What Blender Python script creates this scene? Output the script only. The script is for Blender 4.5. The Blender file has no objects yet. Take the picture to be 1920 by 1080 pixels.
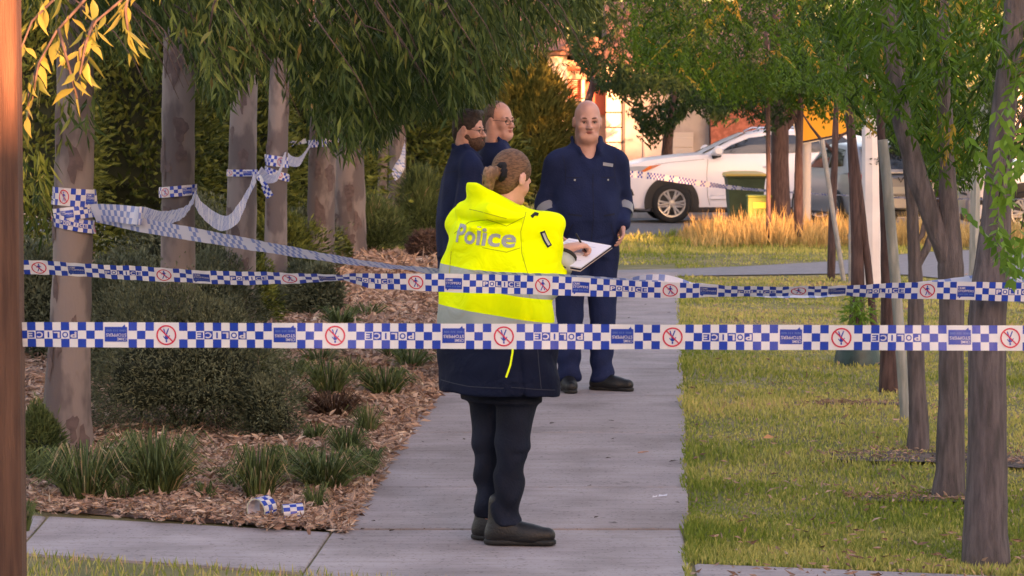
import bpy, math, random
import numpy as np
from mathutils import Vector, Matrix
from mathutils.bvhtree import BVHTree

rng = np.random.default_rng(7)
random.seed(7)
SC = bpy.context.scene
COL = SC.collection

# ------------------------------------------------------------------ camera
F, HC, YH = 5400.0, 1.79, 226.0          # focal length in photo pixels, eye height, horizon row
TH = math.atan((540 - YH) / F)
cam_d = bpy.data.cameras.new('camera')
cam = bpy.data.objects.new('camera', cam_d)
COL.objects.link(cam)
cam_d.sensor_width = 36
cam_d.lens = 36 * F / 1920
cam_d.dof.use_dof = True
cam_d.dof.focus_distance = 12.5
cam_d.dof.aperture_fstop = 14
cam_d.clip_start = 0.5
cam_d.clip_end = 2500
cam.location = (0, 0, HC)
cam.rotation_euler = (math.pi / 2 - TH, 0, 0)
SC.camera = cam

# ------------------------------------------------------------------ sky, sun, exposure
SUN_EL, SUN_AZ = math.radians(4.5), math.radians(160)      # azimuth clockwise from +Y
world = bpy.data.worlds.new('World')
SC.world = world
world.use_nodes = True
wn = world.node_tree
wn.nodes.clear()
sky = wn.nodes.new('ShaderNodeTexSky')
sky.sky_type = 'NISHITA'
sky.sun_disc = False
sky.sun_elevation = SUN_EL
sky.sun_rotation = SUN_AZ
sky.air_density = 1.0
sky.dust_density = 2.0
bg = wn.nodes.new('ShaderNodeBackground')
bg.inputs['Strength'].default_value = 0.15
wo = wn.nodes.new('ShaderNodeOutputWorld')
wn.links.new(sky.outputs[0], bg.inputs[0])
wn.links.new(bg.outputs[0], wo.inputs[0])
sun_d = bpy.data.lights.new('sun', 'SUN')
sun_d.energy = 4.0
sun_d.angle = math.radians(0.5)
sun_d.color = (1.0, 0.50, 0.20)
sun = bpy.data.objects.new('sun', sun_d)
COL.objects.link(sun)
sdir = Vector((math.sin(SUN_AZ) * math.cos(SUN_EL), math.cos(SUN_AZ) * math.cos(SUN_EL), math.sin(SUN_EL)))
sun.rotation_euler = sdir.to_track_quat('Z', 'Y').to_euler()
sun.location = (5, -20, 20)
SC.view_settings.view_transform = 'Standard'
SC.view_settings.look = 'None'
SC.view_settings.gamma = 1
SC.view_settings.use_curve_mapping = False
SC.view_settings.use_white_balance = True
SC.view_settings.white_balance_temperature = 7300
SC.view_settings.white_balance_tint = 35
SC.view_settings.exposure = 2.86

# ------------------------------------------------------------------ place helpers
def smooth(t):
    t = np.clip(t, 0, 1)
    return t * t * (3 - 2 * t)

def gz(Y):
    """height of the ground along the view: a slight rise, level again at the road"""
    Y = np.asarray(Y, dtype=float)
    return 0.10 * smooth((Y - 12) / 5) - 0.10 * smooth((Y - 36) / 4)

def at(x, y, d):
    """the point seen at photo pixel x, y at distance d along +Y"""
    cx, cy = (x - 960) / F, (540 - y) / F
    dy = math.cos(TH) + cy * math.sin(TH)
    dz = -math.sin(TH) + cy * math.cos(TH)
    return Vector((cx / dy * d, d, HC + dz / dy * d))

def gnd(x, y):
    """the point of the ground seen at photo pixel x, y"""
    d = 12.0
    for _ in range(40):
        cy = (540 - y) / F
        k = (-math.sin(TH) + cy * math.cos(TH)) / (math.cos(TH) + cy * math.sin(TH))
        d = 0.5 * d + 0.5 * (HC - float(gz(d))) / max(-k, 1e-4)
    p = at(x, y, d)
    p.z = float(gz(d))
    return p

def pnoise(P, f, seed=0):
    """cheap smooth noise in -1..1"""
    r = np.random.default_rng(100 + seed)
    out = 0
    for k in range(5):
        v = r.normal(size=3)
        v = v / np.linalg.norm(v) * f * (0.7 + 0.25 * k)
        out = out + np.sin(P @ v + r.uniform(0, 6.28))
    return out / 3.2

# ------------------------------------------------------------------ materials
MATS = {}
def mat(name, col, rough=0.7, col2=None, scale=8.0, bump=0.0, bscale=40.0, metal=0.0, spec=0.4,
        stretch=None, lo=0.4, hi=0.6, attr=None, trans=0.0, detail=4):
    if name in MATS:
        return MATS[name]
    m = bpy.data.materials.new(name)
    m.use_nodes = True
    nt = m.node_tree
    N, L = nt.nodes, nt.links
    b = N['Principled BSDF']
    b.inputs['Roughness'].default_value = rough
    b.inputs['Metallic'].default_value = metal
    b.inputs['Specular IOR Level'].default_value = 0.15 if attr else spec
    tc = N.new('ShaderNodeTexCoord')
    mp = N.new('ShaderNodeMapping')
    L.new(tc.outputs['Object'], mp.inputs[0])
    if stretch:
        mp.inputs['Scale'].default_value = stretch
    csock = None
    if col2 is not None:
        rm = N.new('ShaderNodeValToRGB')
        rm.color_ramp.elements[0].position = lo
        rm.color_ramp.elements[1].position = hi
        rm.color_ramp.elements[0].color = (*col, 1)
        rm.color_ramp.elements[1].color = (*col2, 1)
        if attr:
            a = N.new('ShaderNodeAttribute')
            a.attribute_name = attr
            L.new(a.outputs['Fac'], rm.inputs[0])
        else:
            n = N.new('ShaderNodeTexNoise')
            n.inputs['Scale'].default_value = scale
            n.inputs['Detail'].default_value = detail
            L.new(mp.outputs[0], n.inputs[0])
            L.new(n.outputs[0], rm.inputs[0])
        L.new(rm.outputs[0], b.inputs['Base Color'])
        csock = rm.outputs[0]
    else:
        b.inputs['Base Color'].default_value = (*col, 1)
    if bump:
        n2 = N.new('ShaderNodeTexNoise')
        n2.inputs['Scale'].default_value = bscale
        n2.inputs['Detail'].default_value = 5
        L.new(mp.outputs[0], n2.inputs[0])
        bp = N.new('ShaderNodeBump')
        bp.inputs['Strength'].default_value = bump
        bp.inputs['Distance'].default_value = 0.01
        L.new(n2.outputs[0], bp.inputs['Height'])
        L.new(bp.outputs[0], b.inputs['Normal'])
    if trans:
        t = N.new('ShaderNodeBsdfTranslucent')
        if csock:
            L.new(csock, t.inputs[0])
        else:
            t.inputs[0].default_value = (*col, 1)
        mx = N.new('ShaderNodeMixShader')
        mx.inputs[0].default_value = trans
        L.new(b.outputs[0], mx.inputs[1])
        L.new(t.outputs[0], mx.inputs[2])
        L.new(mx.outputs[0], N['Material Output'].inputs[0])
    MATS[name] = m
    return m

def ramp_extra(m, stops):
    for n in m.node_tree.nodes:
        if n.type == 'VALTORGB':
            for p, c in stops:
                e = n.color_ramp.elements.new(p)
                e.color = (*c, 1)

# ------------------------------------------------------------------ object helpers
def link(name, me, parent=None, loc=None):
    o = bpy.data.objects.new(name, me)
    COL.objects.link(o)
    if parent is not None:
        o.parent = parent
    if loc is not None:
        o.location = loc
    return o

def tag(o, label=None, cat=None, group=None, kind=None):
    if label: o['label'] = label
    if cat: o['category'] = cat
    if group: o['group'] = group
    if kind: o['kind'] = kind
    return o

def thing(name, label, cat, loc=(0, 0, 0), rz=0, group=None):
    o = link(name, None, None, loc)
    o.empty_display_size = 0.1
    o.rotation_euler = (0, 0, rz)
    return tag(o, label, cat, group)

def npmesh(name, V, Fq, mats, mi=None, rnd=None, smooth_=False):
    """mesh from numpy verts and a (n,3) or (n,4) face array"""
    V = np.asarray(V, dtype=np.float32)
    Fq = np.asarray(Fq, dtype=np.int32)
    me = bpy.data.meshes.new(name)
    k = Fq.shape[1]
    me.vertices.add(len(V))
    me.vertices.foreach_set('co', V.ravel())
    me.loops.add(Fq.size)
    me.loops.foreach_set('vertex_index', Fq.ravel())
    me.polygons.add(len(Fq))
    me.polygons.foreach_set('loop_start', np.arange(0, Fq.size, k, dtype=np.int32))
    me.polygons.foreach_set('loop_total', np.full(len(Fq), k, dtype=np.int32))
    for m in (mats if isinstance(mats, (list, tuple)) else [mats]):
        me.materials.append(m)
    if mi is not None:
        me.polygons.foreach_set('material_index', np.asarray(mi, dtype=np.int32))
    me.update(calc_edges=True)
    me.validate()
    me.polygons.foreach_set('use_smooth', np.full(len(me.polygons), bool(smooth_)))
    if rnd is not None and len(rnd) == len(me.polygons):
        a = me.attributes.new('rnd', 'FLOAT', 'FACE')
        a.data.foreach_set('value', np.asarray(rnd, dtype=np.float32))
    return me

def pymesh(name, V, Fs, mats, smooth_=False, mi=None):
    me = bpy.data.meshes.new(name)
    me.from_pydata([tuple(v) for v in V], [], [tuple(f) for f in Fs])
    for m in (mats if isinstance(mats, (list, tuple)) else [mats]):
        me.materials.append(m)
    if mi is not None:
        me.polygons.foreach_set('material_index', np.asarray(mi, dtype=np.int32))
    me.polygons.foreach_set('use_smooth', np.full(len(me.polygons), bool(smooth_)))
    me.update()
    return me

class MB:
    """collects shapes into one mesh"""
    def __init__(s):
        s.V, s.F, s.M, s.m = [], [], [], 0
    def add(s, V, Fs):
        o = len(s.V)
        s.V += [tuple(v) for v in V]
        s.F += [tuple(i + o for i in f) for f in Fs]
        s.M += [s.m] * len(Fs)
        return s
    def box(s, x0, x1, y0, y1, z0, z1, c=0.0):
        if c <= 0:
            V = [(x, y, z) for x in (x0, x1) for y in (y0, y1) for z in (z0, z1)]
            return s.add(V, [(0, 1, 3, 2), (4, 6, 7, 5), (0, 4, 5, 1), (2, 3, 7, 6), (0, 2, 6, 4), (1, 5, 7, 3)])
        # chamfered box: rings of an octagon-like stack
        V = []
        for (z, k) in ((z0, c), (z0 + c, 0), (z1 - c, 0), (z1, c)):
            a, b, d, e = x0 + k, x1 - k, y0 + k, y1 - k
            V += [(a + c, d, z), (b - c, d, z), (b, d + c, z), (b, e - c, z), (b - c, e, z), (a + c, e, z), (a, e - c, z), (a, d + c, z)]
        Fs = [tuple(range(7, -1, -1)), tuple(range(24, 32))]
        for r in range(3):
            for i in range(8):
                j = (i + 1) % 8
                Fs.append((r * 8 + i, r * 8 + j, r * 8 + 8 + j, r * 8 + 8 + i))
        return s.add(V, Fs)
    def tube(s, pts, rad, n=10, cap=True, sq=1.0):
        """tube through world points with a radius at each"""
        pts = [Vector(p) for p in pts]
        if not hasattr(rad, '__len__'):
            rad = [rad] * len(pts)
        V, Fs = [], []
        up = Vector((0.02, 1, 0.03)).normalized()
        for i, p in enumerate(pts):
            t = (pts[min(i + 1, len(pts) - 1)] - pts[max(i - 1, 0)]).normalized()
            a = t.cross(up)
            if a.length < 1e-3:
                a = t.cross(Vector((1, 0, 0)))
            a.normalize()
            b = t.cross(a).normalized()
            for k in range(n):
                w = 2 * math.pi * k / n
                V.append(p + (a * math.cos(w) + b * math.sin(w) * sq) * rad[i])
        for i in range(len(pts) - 1):
            for k in range(n):
                j = (k + 1) % n
                Fs.append((i * n + k, i * n + j, (i + 1) * n + j, (i + 1) * n + k))
        if cap:
            Fs.append(tuple(range(n)))
            Fs.append(tuple((len(pts) - 1) * n + k for k in range(n - 1, -1, -1)))
        return s.add(V, Fs)
    def lathe(s, prof, n=24, axis='z', c=(0, 0, 0), closed=False):
        V, Fs = [], []
        for (r, h) in prof:
            for k in range(n):
                w = 2 * math.pi * k / n
                q = {'z': (r * math.cos(w), r * math.sin(w), h), 'y': (r * math.cos(w), h, r * math.sin(w)),
                     'x': (h, r * math.cos(w), r * math.sin(w))}[axis]
                V.append((q[0] + c[0], q[1] + c[1], q[2] + c[2]))
        m = len(prof)
        for i in range(m if closed else m - 1):
            for k in range(n):
                j = (k + 1) % n
                i2 = (i + 1) % m
                Fs.append((i * n + k, i * n + j, i2 * n + j, i2 * n + k))
        return s.add(V, Fs)
    def prism(s, poly, z0, z1):
        n = len(poly)
        V = [(x, y, z0) for x, y in poly] + [(x, y, z1) for x, y in poly]
        return s.add(V, [tuple(range(n - 1, -1, -1)), tuple(range(n, 2 * n))] + [(i, (i + 1) % n, n + (i + 1) % n, n + i) for i in range(n)])
    def build(s, name, mats, parent=None, smooth_=False, loc=None):
        me = pymesh(name, s.V, s.F, mats, smooth_, s.M)
        import bmesh
        bm = bmesh.new(); bm.from_mesh(me)
        bmesh.ops.recalc_face_normals(bm, faces=bm.faces)
        bm.to_mesh(me); bm.free()
        return link(name, me, parent, loc)

def shade_auto(o, deg=35):
    me = o.data
    me.polygons.foreach_set('use_smooth', np.ones(len(me.polygons), dtype=bool))
    try:
        me.set_sharp_from_angle(angle=math.radians(deg))
    except Exception:
        pass
    return o

def copy_tree(o, parent=None):
    c = o.copy(); COL.objects.link(c)
    c.parent = parent
    for ch in list(o.children):
        copy_tree(ch, c)
    return c

# ------------------------------------------------------------------ leaves
def nrm(a):
    return a / np.maximum(np.linalg.norm(a, axis=-1, keepdims=True), 1e-9)

def leaf_arrays(P, D, L, W, curl=0.15, seed=0, bend=0.0):
    """pointed leaves: base at P, along D; returns verts, quads"""
    n = len(P)
    r = np.random.default_rng(seed)
    D = nrm(D)
    S = nrm(np.cross(D, r.normal(size=(n, 3))))
    Nn = np.cross(D, S)
    L = np.broadcast_to(np.asarray(L, float), (n,))[:, None]
    W = np.broadcast_to(np.asarray(W, float), (n,))[:, None]
    mid = P + D * L * 0.42 + Nn * L * curl * 0.5
    V = np.stack([P, mid + S * W * 0.5, P + D * L + Nn * L * bend, mid - S * W * 0.5], axis=1).reshape(-1, 3)
    Q = np.arange(4 * n).reshape(n, 4)
    return V, Q

def merge(parts):
    Vs, Qs, o = [], [], 0
    for V, Q in parts:
        Vs.append(V); Qs.append(Q + o); o += len(V)
    return np.concatenate(Vs), np.concatenate(Qs)

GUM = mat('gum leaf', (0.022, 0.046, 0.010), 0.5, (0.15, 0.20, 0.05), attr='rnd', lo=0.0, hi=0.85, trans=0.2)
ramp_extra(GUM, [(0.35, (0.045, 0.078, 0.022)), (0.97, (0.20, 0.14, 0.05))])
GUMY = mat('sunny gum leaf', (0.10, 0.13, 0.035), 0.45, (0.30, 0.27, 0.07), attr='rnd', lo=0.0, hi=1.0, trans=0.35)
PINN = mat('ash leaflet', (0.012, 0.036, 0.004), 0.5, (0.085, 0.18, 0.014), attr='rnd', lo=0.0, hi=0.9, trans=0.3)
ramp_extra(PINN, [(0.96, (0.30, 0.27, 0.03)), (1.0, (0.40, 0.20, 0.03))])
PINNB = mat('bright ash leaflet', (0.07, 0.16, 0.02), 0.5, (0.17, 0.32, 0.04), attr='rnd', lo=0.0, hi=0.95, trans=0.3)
FARL = mat('far leaf', (0.012, 0.030, 0.010), 0.6, (0.045, 0.085, 0.022), attr='rnd', lo=0.0, hi=1.0, trans=0.2)
HEDG = mat('hedge leaf', (0.026, 0.044, 0.010), 0.6, (0.25, 0.28, 0.06), attr='rnd', lo=0.1, hi=1.0, trans=0.2)
GOLD = mat('wattle leaf', (0.05, 0.065, 0.015), 0.6, (0.22, 0.20, 0.05), attr='rnd', lo=0.0, hi=1.0, trans=0.25)
SHRB = mat('grey green shrub leaf', (0.045, 0.058, 0.034), 0.6, (0.21, 0.235, 0.145), attr='rnd', lo=0.1, hi=1.0, trans=0.15)
TUFT = mat('strap leaf', (0.03, 0.052, 0.018), 0.5, (0.15, 0.20, 0.075), attr='rnd', lo=0.0, hi=0.85, trans=0.2)
ramp_extra(TUFT, [(0.9, (0.34, 0.27, 0.16))])
LAWN = mat('lawn blade', (0.145, 0.21, 0.03), 0.7, (0.50, 0.46, 0.15), attr='rnd', lo=0.1, hi=0.75, trans=0.15)
ramp_extra(LAWN, [(0.95, (0.50, 0.34, 0.19))])
DRY = mat('dry grass stem', (0.34, 0.24, 0.09), 0.7, (0.62, 0.46, 0.20), attr='rnd', lo=0.0, hi=1.0, trans=0.2)
DARKCORE = mat('dark core and stems', (0.012, 0.018, 0.008), 0.9)  # solid dark filler standing in for the shaded inside of shrubs, and their stems
BARK_GUM = mat('gum bark', (0.10, 0.08, 0.082), 0.8, (0.19, 0.155, 0.15), 2.2, 0.25, 30, stretch=(2, 2, 0.9), lo=0.46, hi=0.54)
BARK_R = mat('ash bark', (0.068, 0.058, 0.062), 0.85, (0.145, 0.12, 0.128), 9, 1.0, 45, stretch=(5, 5, 0.7), lo=0.35, hi=0.65)
BARK_D = mat('dark bark', (0.045, 0.026, 0.027), 0.85, (0.10, 0.062, 0.062), 9, 0.6, 60, stretch=(5, 5, 0.7), lo=0.35, hi=0.65)
BARKPATCH = mat('gum bark patch', (0.082, 0.058, 0.06), 0.85, (0.12, 0.085, 0.083), 20, 0.3, 60)

# ------------------------------------------------------------------ setting: ground sheets
GRASSBASE = mat('lawn soil', (0.11, 0.115, 0.035), 0.95, (0.25, 0.20, 0.10), 2.2, 0.5, 60, lo=0.35, hi=0.65, detail=8)
CONC = mat('footpath concrete', (0.29, 0.242, 0.245), 0.9, (0.40, 0.335, 0.338), 1.6, 0.25, 160, lo=0.3, hi=0.7, detail=12)
CONC2 = mat('cross path concrete', (0.33, 0.28, 0.288), 0.9, (0.43, 0.37, 0.375), 1.6, 0.25, 160, lo=0.3, hi=0.7, detail=12)
MULCHB = mat('mulch bed soil', (0.17, 0.115, 0.09), 0.95, (0.30, 0.20, 0.16), 30, 0.8, 80, lo=0.35, hi=0.65, detail=8)
ASPH = mat('road asphalt', (0.12, 0.115, 0.12), 0.9, (0.17, 0.16, 0.165), 20, 0.4, 200, lo=0.3, hi=0.7)
DRIVE = mat('driveway asphalt', (0.20, 0.185, 0.20), 0.9, (0.26, 0.24, 0.255), 12, 0.4, 200, lo=0.3, hi=0.7)
KERB = mat('kerb concrete', (0.42, 0.36, 0.33), 0.9, (0.5, 0.43, 0.40), 8, 0.3, 100)

def stain(m):
    """worn concrete: broom marks, blotches and dark specks over the base colour"""
    nt = m.node_tree; N, L = nt.nodes, nt.links
    b = N['Principled BSDF']
    src = b.inputs['Base Color'].links[0].from_socket
    tc = N.new('ShaderNodeTexCoord')
    last = src
    for sc_, st_, lo_, hi_, dark in ((7, (.35, 3.0, 1), .35, .7, .84), (2.2, (1, 1, 1), .45, .62, .80), (55, (1, 1, 1), .60, .66, .62), (16, (1, 1, 1), .66, .70, .70)):
        mp = N.new('ShaderNodeMapping'); mp.inputs['Scale'].default_value = st_
        n = N.new('ShaderNodeTexNoise'); n.inputs['Scale'].default_value = sc_; n.inputs['Detail'].default_value = 7
        r = N.new('ShaderNodeValToRGB'); r.color_ramp.elements[0].position = lo_; r.color_ramp.elements[1].position = hi_
        r.color_ramp.elements[0].color = (1, 1, 1, 1); r.color_ramp.elements[1].color = (dark, dark * .99, dark * .97, 1)
        x = N.new('ShaderNodeMix'); x.data_type = 'RGBA'; x.blend_type = 'MULTIPLY'; x.inputs[0].default_value = 1
        L.new(tc.outputs['Object'], mp.inputs[0]); L.new(mp.outputs[0], n.inputs[0]); L.new(n.outputs[0], r.inputs[0])
        L.new(last, x.inputs[6]); L.new(r.outputs[0], x.inputs[7]); last = x.outputs[2]
    L.new(last, b.inputs['Base Color'])
stain(CONC); stain(CONC2)

def xr(Y):                                   # right edge of the footpath
    return 0.722 + 0.055 * (Y - 11.56)
def road_edge(X):
    return float(np.clip(45 - 0.5 * (X - 2), 40.5, 46.0))

def sheet(name, fn, nu, nv, m):
    V = [fn(i / nu, j / nv) for j in range(nv + 1) for i in range(nu + 1)]
    Fs = [(j * (nu + 1) + i, j * (nu + 1) + i + 1, (j + 1) * (nu + 1) + i + 1, (j + 1) * (nu + 1) + i) for j in range(nv) for i in range(nu)]
    o = link(name, pymesh(name, V, Fs, m, True))
    return tag(o, kind='structure')

def lawn_pt(u, v):
    X = -60 + 140 * u
    e = road_edge(X)
    Y = -30 + (e + 30) * v
    return (X, Y, float(gz(Y)))
sheet('lawn', lawn_pt, 140, 150, GRASSBASE)
sheet('road', lambda u, v: (-60 + 140 * u, 40 + 17.2 * v, -0.135), 20, 6, ASPH)
def kerb_pt(u, v):
    X = -60 + 140 * u
    e = road_edge(X)
    prof = [(-0.16, 0.012), (-0.004, 0.012), (0.02, 0.0), (0.04, -0.131), (0.34, -0.129)][round(v * 4)]
    return (X, e + prof[0], prof[1])
sheet('kerb', kerb_pt, 140, 4, KERB)
sheet('far_kerb', lambda u, v: (-60 + 140 * u, 56.9 + [0, 0.02, 0.3][round(v * 2)], [-0.131, 0.004, 0.006][round(v * 2)]), 4, 2, KERB)
FARG = mat('far lawn', (0.09, 0.12, 0.03), 0.95, (0.17, 0.17, 0.06), 0.8, 0.4, 30)
sheet('far_ground', lambda u, v: (-400 + 800 * u, 57.15 + 1200 * v * v, 0.0), 20, 20, FARG)

# the mulch garden bed, left of the footpath
def bed_pt(u, v):
    Y = 12.42 + (37 - 12.42) * v
    right = xr(Y) - 1.53 - 0.01
    if Y < 13.1:
        right = min(right, -0.737 - (12.44 - Y) * 2.0 + 0.0)
    left = -11.0
    X = left + (right - left) * (u ** 0.6)
    yy = Y + 0.43 * max(0, (-0.75 - X)) * max(0, 1 - (Y - 12.42) / 2.0)
    return (X, yy, float(gz(yy)) + 0.012 + 0.02 * math.sin(X * 3) * math.sin(Y * 2) * min(1, (right - X) / 0.3))
sheet('mulch_bed', bed_pt, 60, 90, MULCHB)

# footpath: each slab its own piece
fp = tag(link('footpath', None), kind='structure')
def slab(poly, m, parent, name='slab', top=0.016, drop=0.06, sub=4):
    """poly: 4 ground corners near-left, near-right, far-right, far-left"""
    V, Fs = [], []
    a, b, c, d = [Vector(p) for p in poly]
    rows = sub + 1
    for i in range(rows):
        t = i / sub
        l = a.lerp(d, t); r_ = b.lerp(c, t)
        for q, dz in ((l, -drop), (l, top - 0.006), (l.lerp(r_, 0.005), top), (r_.lerp(l, 0.005), top), (r_, top - 0.006), (r_, -drop)):
            V.append((q.x, q.y, float(gz(q.y)) + dz))
    for i in range(sub):
        for k in range(5):
            o = i * 6 + k
            Fs.append((o, o + 1, o + 7, o + 6))
    Fs.append(tuple(range(5, -1, -1)))
    Fs.append(tuple(sub * 6 + k for k in range(6)))
    return link(name, pymesh(name, V, Fs, m), parent)
ys = [12.44, 13.68, 15.6, 17.5, 19.4, 21.3, 23.2, 25.1, 27.0, 28.9, 30.6, 31.8]
for i in range(len(ys) - 1):
    g = 0.006
    y0, y1 = ys[i] + g, ys[i + 1] - g
    if i == 0:
        poly = [(-0.74, y0, 0), (xr(12.44), y0, 0), (xr(y1), y1, 0), (xr(y1) - 1.53, y1, 0)]
    else:
        poly = [(xr(y0) - 1.53, y0, 0), (xr(y0), y0, 0), (xr(y1), y1, 0), (xr(y1) - 1.53, y1, 0)]
    slab(poly, CONC, fp)
cp = tag(link('crossing_path', None), kind='structure')
def gp(x, y):
    return gnd(x, y)
A, B = gp(640, 1004), gp(1297, 1004)
ja, jb = gp(624, 1003), gp(572, 1078)
je = jb + (jb - ja) * 1.8
slab([tuple(je), (0.66, je.y, 0), (0.735, 12.43, 0), (ja.x, 12.43, 0)], CONC2, cp, top=0.012)
gapv = Vector((0.012, 0, 0))
tl, tr, br, bl = gp(-700, 925), ja - gapv, jb - gapv, gp(-700, 990)
j1, j2 = tl.lerp(tr, 0.62), bl.lerp(br, 0.60)
slab([bl, j2 - Vector((0.006, 0, 0)), j1 - Vector((0.006, 0, 0)), tl], CONC2, cp, top=0.011)
slab([j2 + Vector((0.006, 0, 0)), br, tr, j1 + Vector((0.006, 0, 0))], CONC2, cp, top=0.011)
tr2 = Vector((0.752, 11.55, 0)); 
slab([(0.70, 10.2, 0), (3.5, 9.6, 0), (3.5, 10.75, 0), (0.735, 11.50, 0)], CONC2, cp, top=0.011)

# driveway crossing the verge further on
dv = [(1100, 509), (1280, 506), (1400, 501), (1560, 492), (1700, 478), (1800, 471), (1960, 470), (2300, 470),
      (2300, 640), (1960, 590), (1900, 560), (1800, 527), (1700, 517), (1560, 515), (1290, 519), (1100, 520)]
V = []
for (x, y) in dv:
    p = gnd(x, y); V.append((p.x, p.y, float(gz(p.y)) + 0.006))
me = bpy.data.meshes.new('driveway')
import bmesh
bm = bmesh.new()
f = bm.faces.new([bm.verts.new(v) for v in V])
bmesh.ops.triangulate(bm, faces=[f])
for _ in range(2):
    bmesh.ops.subdivide_edges(bm, edges=bm.edges[:], cuts=1, use_grid_fill=True)
for v in bm.verts:
    v.co.z = float(gz(v.co.y)) + 0.012
bmesh.ops.recalc_face_normals(bm, faces=bm.faces)
for f in bm.faces:
    if f.normal.z < 0: f.normal_flip()
bm.to_mesh(me); bm.free()
me.materials.append(DRIVE)
tag(link('driveway', me), kind='structure')

# ------------------------------------------------------------------ lawn blades (stuff)
def in_drive(X, Y):
    px = 960 + X / Y * F
    py = YH + (HC - gz(Y)) / Y * F
    xs = [1100, 1290, 1560, 1700, 1800, 1900, 1960, 2300]
    lo = np.interp(px, xs, [520, 519, 515, 517, 527, 560, 590, 640])
    hi = np.interp(px, [1100, 1280, 1400, 1560, 1700, 1800, 1960, 2300], [509, 506, 501, 492, 478, 471, 470, 470])
    return (py < lo + 2) & (py > hi - 2)

def blades(name, X, Y, h, w, m, seed, z=None, rn=None, lean=0.35):
    n = len(X)
    r = np.random.default_rng(seed)
    P = np.stack([X, Y, gz(Y) if z is None else z], 1)
    D = np.stack([r.normal(0, lean, n), r.normal(0, lean, n), np.ones(n)], 1)
    V, Q = leaf_arrays(P, D, h, w, 0.1, seed, 0.15)
    return npmesh(name, V, Q, m, rnd=r.random(n) if rn is None else rn)

n = 150000
Y = 10.9 + (44.5 - 10.9) * rng.random(n) ** 1.9
half = 960 / F * Y
X0_ = np.where(Y > 33.6, -2.5, xr(Y))
X = X0_ + (half * 1.03 + 0.2 - X0_) * rng.random(n)
X = X - 0.02 + 0.02 * np.sin(Y * 9) * (rng.random(n) < 0.3)
keep = (~in_drive(X, Y)) & (Y < 45 - 0.5 * np.clip(X - 2, -2, 9) - 0.2)
keep &= ~((X > 0.7) & (Y < 11.5 - (X - 0.73) * 0.26))
X, Y = X[keep], Y[keep]
P3 = np.stack([X, Y, 0 * X], 1)
patch = 0.50 + 0.26 * pnoise(P3 * [1, .6, 1], 2.2, 1) + 0.16 * pnoise(P3, 7.0, 2) + rng.normal(0, 0.16, len(X))
patch = patch - 0.25 * np.exp(-np.abs(X - xr(Y)) / 0.25)
far = smooth((Y - 34) / 8)
hh = (0.014 + 0.020 * rng.random(len(X)) * (0.5 + rng.random(len(X))) + 0.02 * np.exp(-np.abs(X - xr(Y)) / 0.12)) * (1 + 2.2 * far)
hh = hh * (0.95 + 0.55 * pnoise(P3, 5.0, 8)).clip(0.4, 1.8)
me = blades('lawn_grass', X, Y, hh, 0.005 + 0.0035 * (Y / 12), LAWN, 3, rn=np.clip(patch, 0, 1))
tag(link('lawn_grass', me), 'short patchy green and straw coloured lawn grass on the verge', 'grass', kind='stuff')
# lawn in the near left corner
n = 9000
X = -3.2 + 3.0 * rng.random(n); Y = 9.6 + 2.6 * rng.random(n)
lim = bl.y + (br.y - bl.y) * (X - bl.x) / (br.x - bl.x)
k = Y < lim - 0.02
me = blades('corner_grass', X[k], Y[k], 0.03 + 0.03 * rng.random(k.sum()), 0.006, LAWN, 4)
tag(link('corner_grass', me), 'short green grass along the near edge of the crossing path', 'grass', kind='stuff')
# far lawn strip beyond the road
n = 14000
X = -6 + 22 * rng.random(n); Y = 57.3 + 9 * rng.random(n)
me = blades('far_grass', X, Y, 0.10, 0.03, LAWN, 5, z=np.zeros(n))
tag(link('far_grass', me), 'green grass strip on the far side of the road', 'grass', kind='stuff')
# tall dry grass by the kerb
n = 14000
X = 2.0 + 7.5 * rng.random(n) ** 0.9
Y = 40.0 + 5.2 * rng.random(n)
ed = 45 - 0.5 * np.clip(X - 2, -2, 9)
k = (Y < ed - 0.1) & (Y > ed - 4.0 - 0.8 * rng.random(n)) & (X > 2.35 + 0.3 * rng.random(n))
X, Y = X[k], Y[k]
cl = 0.6 + 0.5 * pnoise(np.stack([X, Y, X * 0], 1), 5.0, 5) + 0.3 * rng.random(len(X))
hgt = np.clip(0.16 + 0.20 * cl + 0.25 * (rng.random(len(X)) ** 6), 0.06, 0.75) * smooth((X - 2.2) / 0.9)
me = blades('dry_grass', X, Y, hgt, 0.016, DRY, 6, lean=0.28)
tag(link('dry_grass', me), 'tall dry golden grass along the kerb around the bins', 'grass', kind='stuff')

# ------------------------------------------------------------------ bark chips (stuff)
CHIP = mat('bark chip', (0.16, 0.095, 0.072), 0.85, (0.50, 0.36, 0.28), attr='rnd', lo=0.0, hi=0.9)
ramp_extra(CHIP, [(0.4, (0.33, 0.215, 0.165)), (0.98, (0.58, 0.47, 0.38))])
n = 100000
Y = 12.3 + (37 - 12.3) * rng.random(n) ** 1.7
XL = -960 / F * Y - 0.1
XR = xr(Y) - 1.53 + 0.05
X = XL + (XR - XL) * rng.random(n) ** 0.8
up = 12.44 + (13.08 - 12.44) * np.clip((-0.737 - X) / 1.49, -0.1, 2)
k = (Y > up - 0.09 + 0.05 * np.sin(X * 13) + 0.03 * np.sin(X * 37) - 0.12 * rng.random(n) ** 6) & (np.hypot((X + 1.05) / 2.2, Y - 12.69) > 0.06) & (X < XR - 0.02 + 0.06 * rng.random(n) ** 3)
X, Y = X[k], Y[k]
n = len(X)
Zc = gz(Y) + 0.028 + 0.03 * rng.random(n) * np.clip((XR[k] - X) / 0.3, 0, 1)
D = np.stack([rng.normal(size=n), rng.normal(size=n), rng.normal(0, 0.28, n)], 1)
L = (0.022 + 0.042 * rng.random(n) ** 2) * (1 + (Y - 12) * 0.07)
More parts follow.
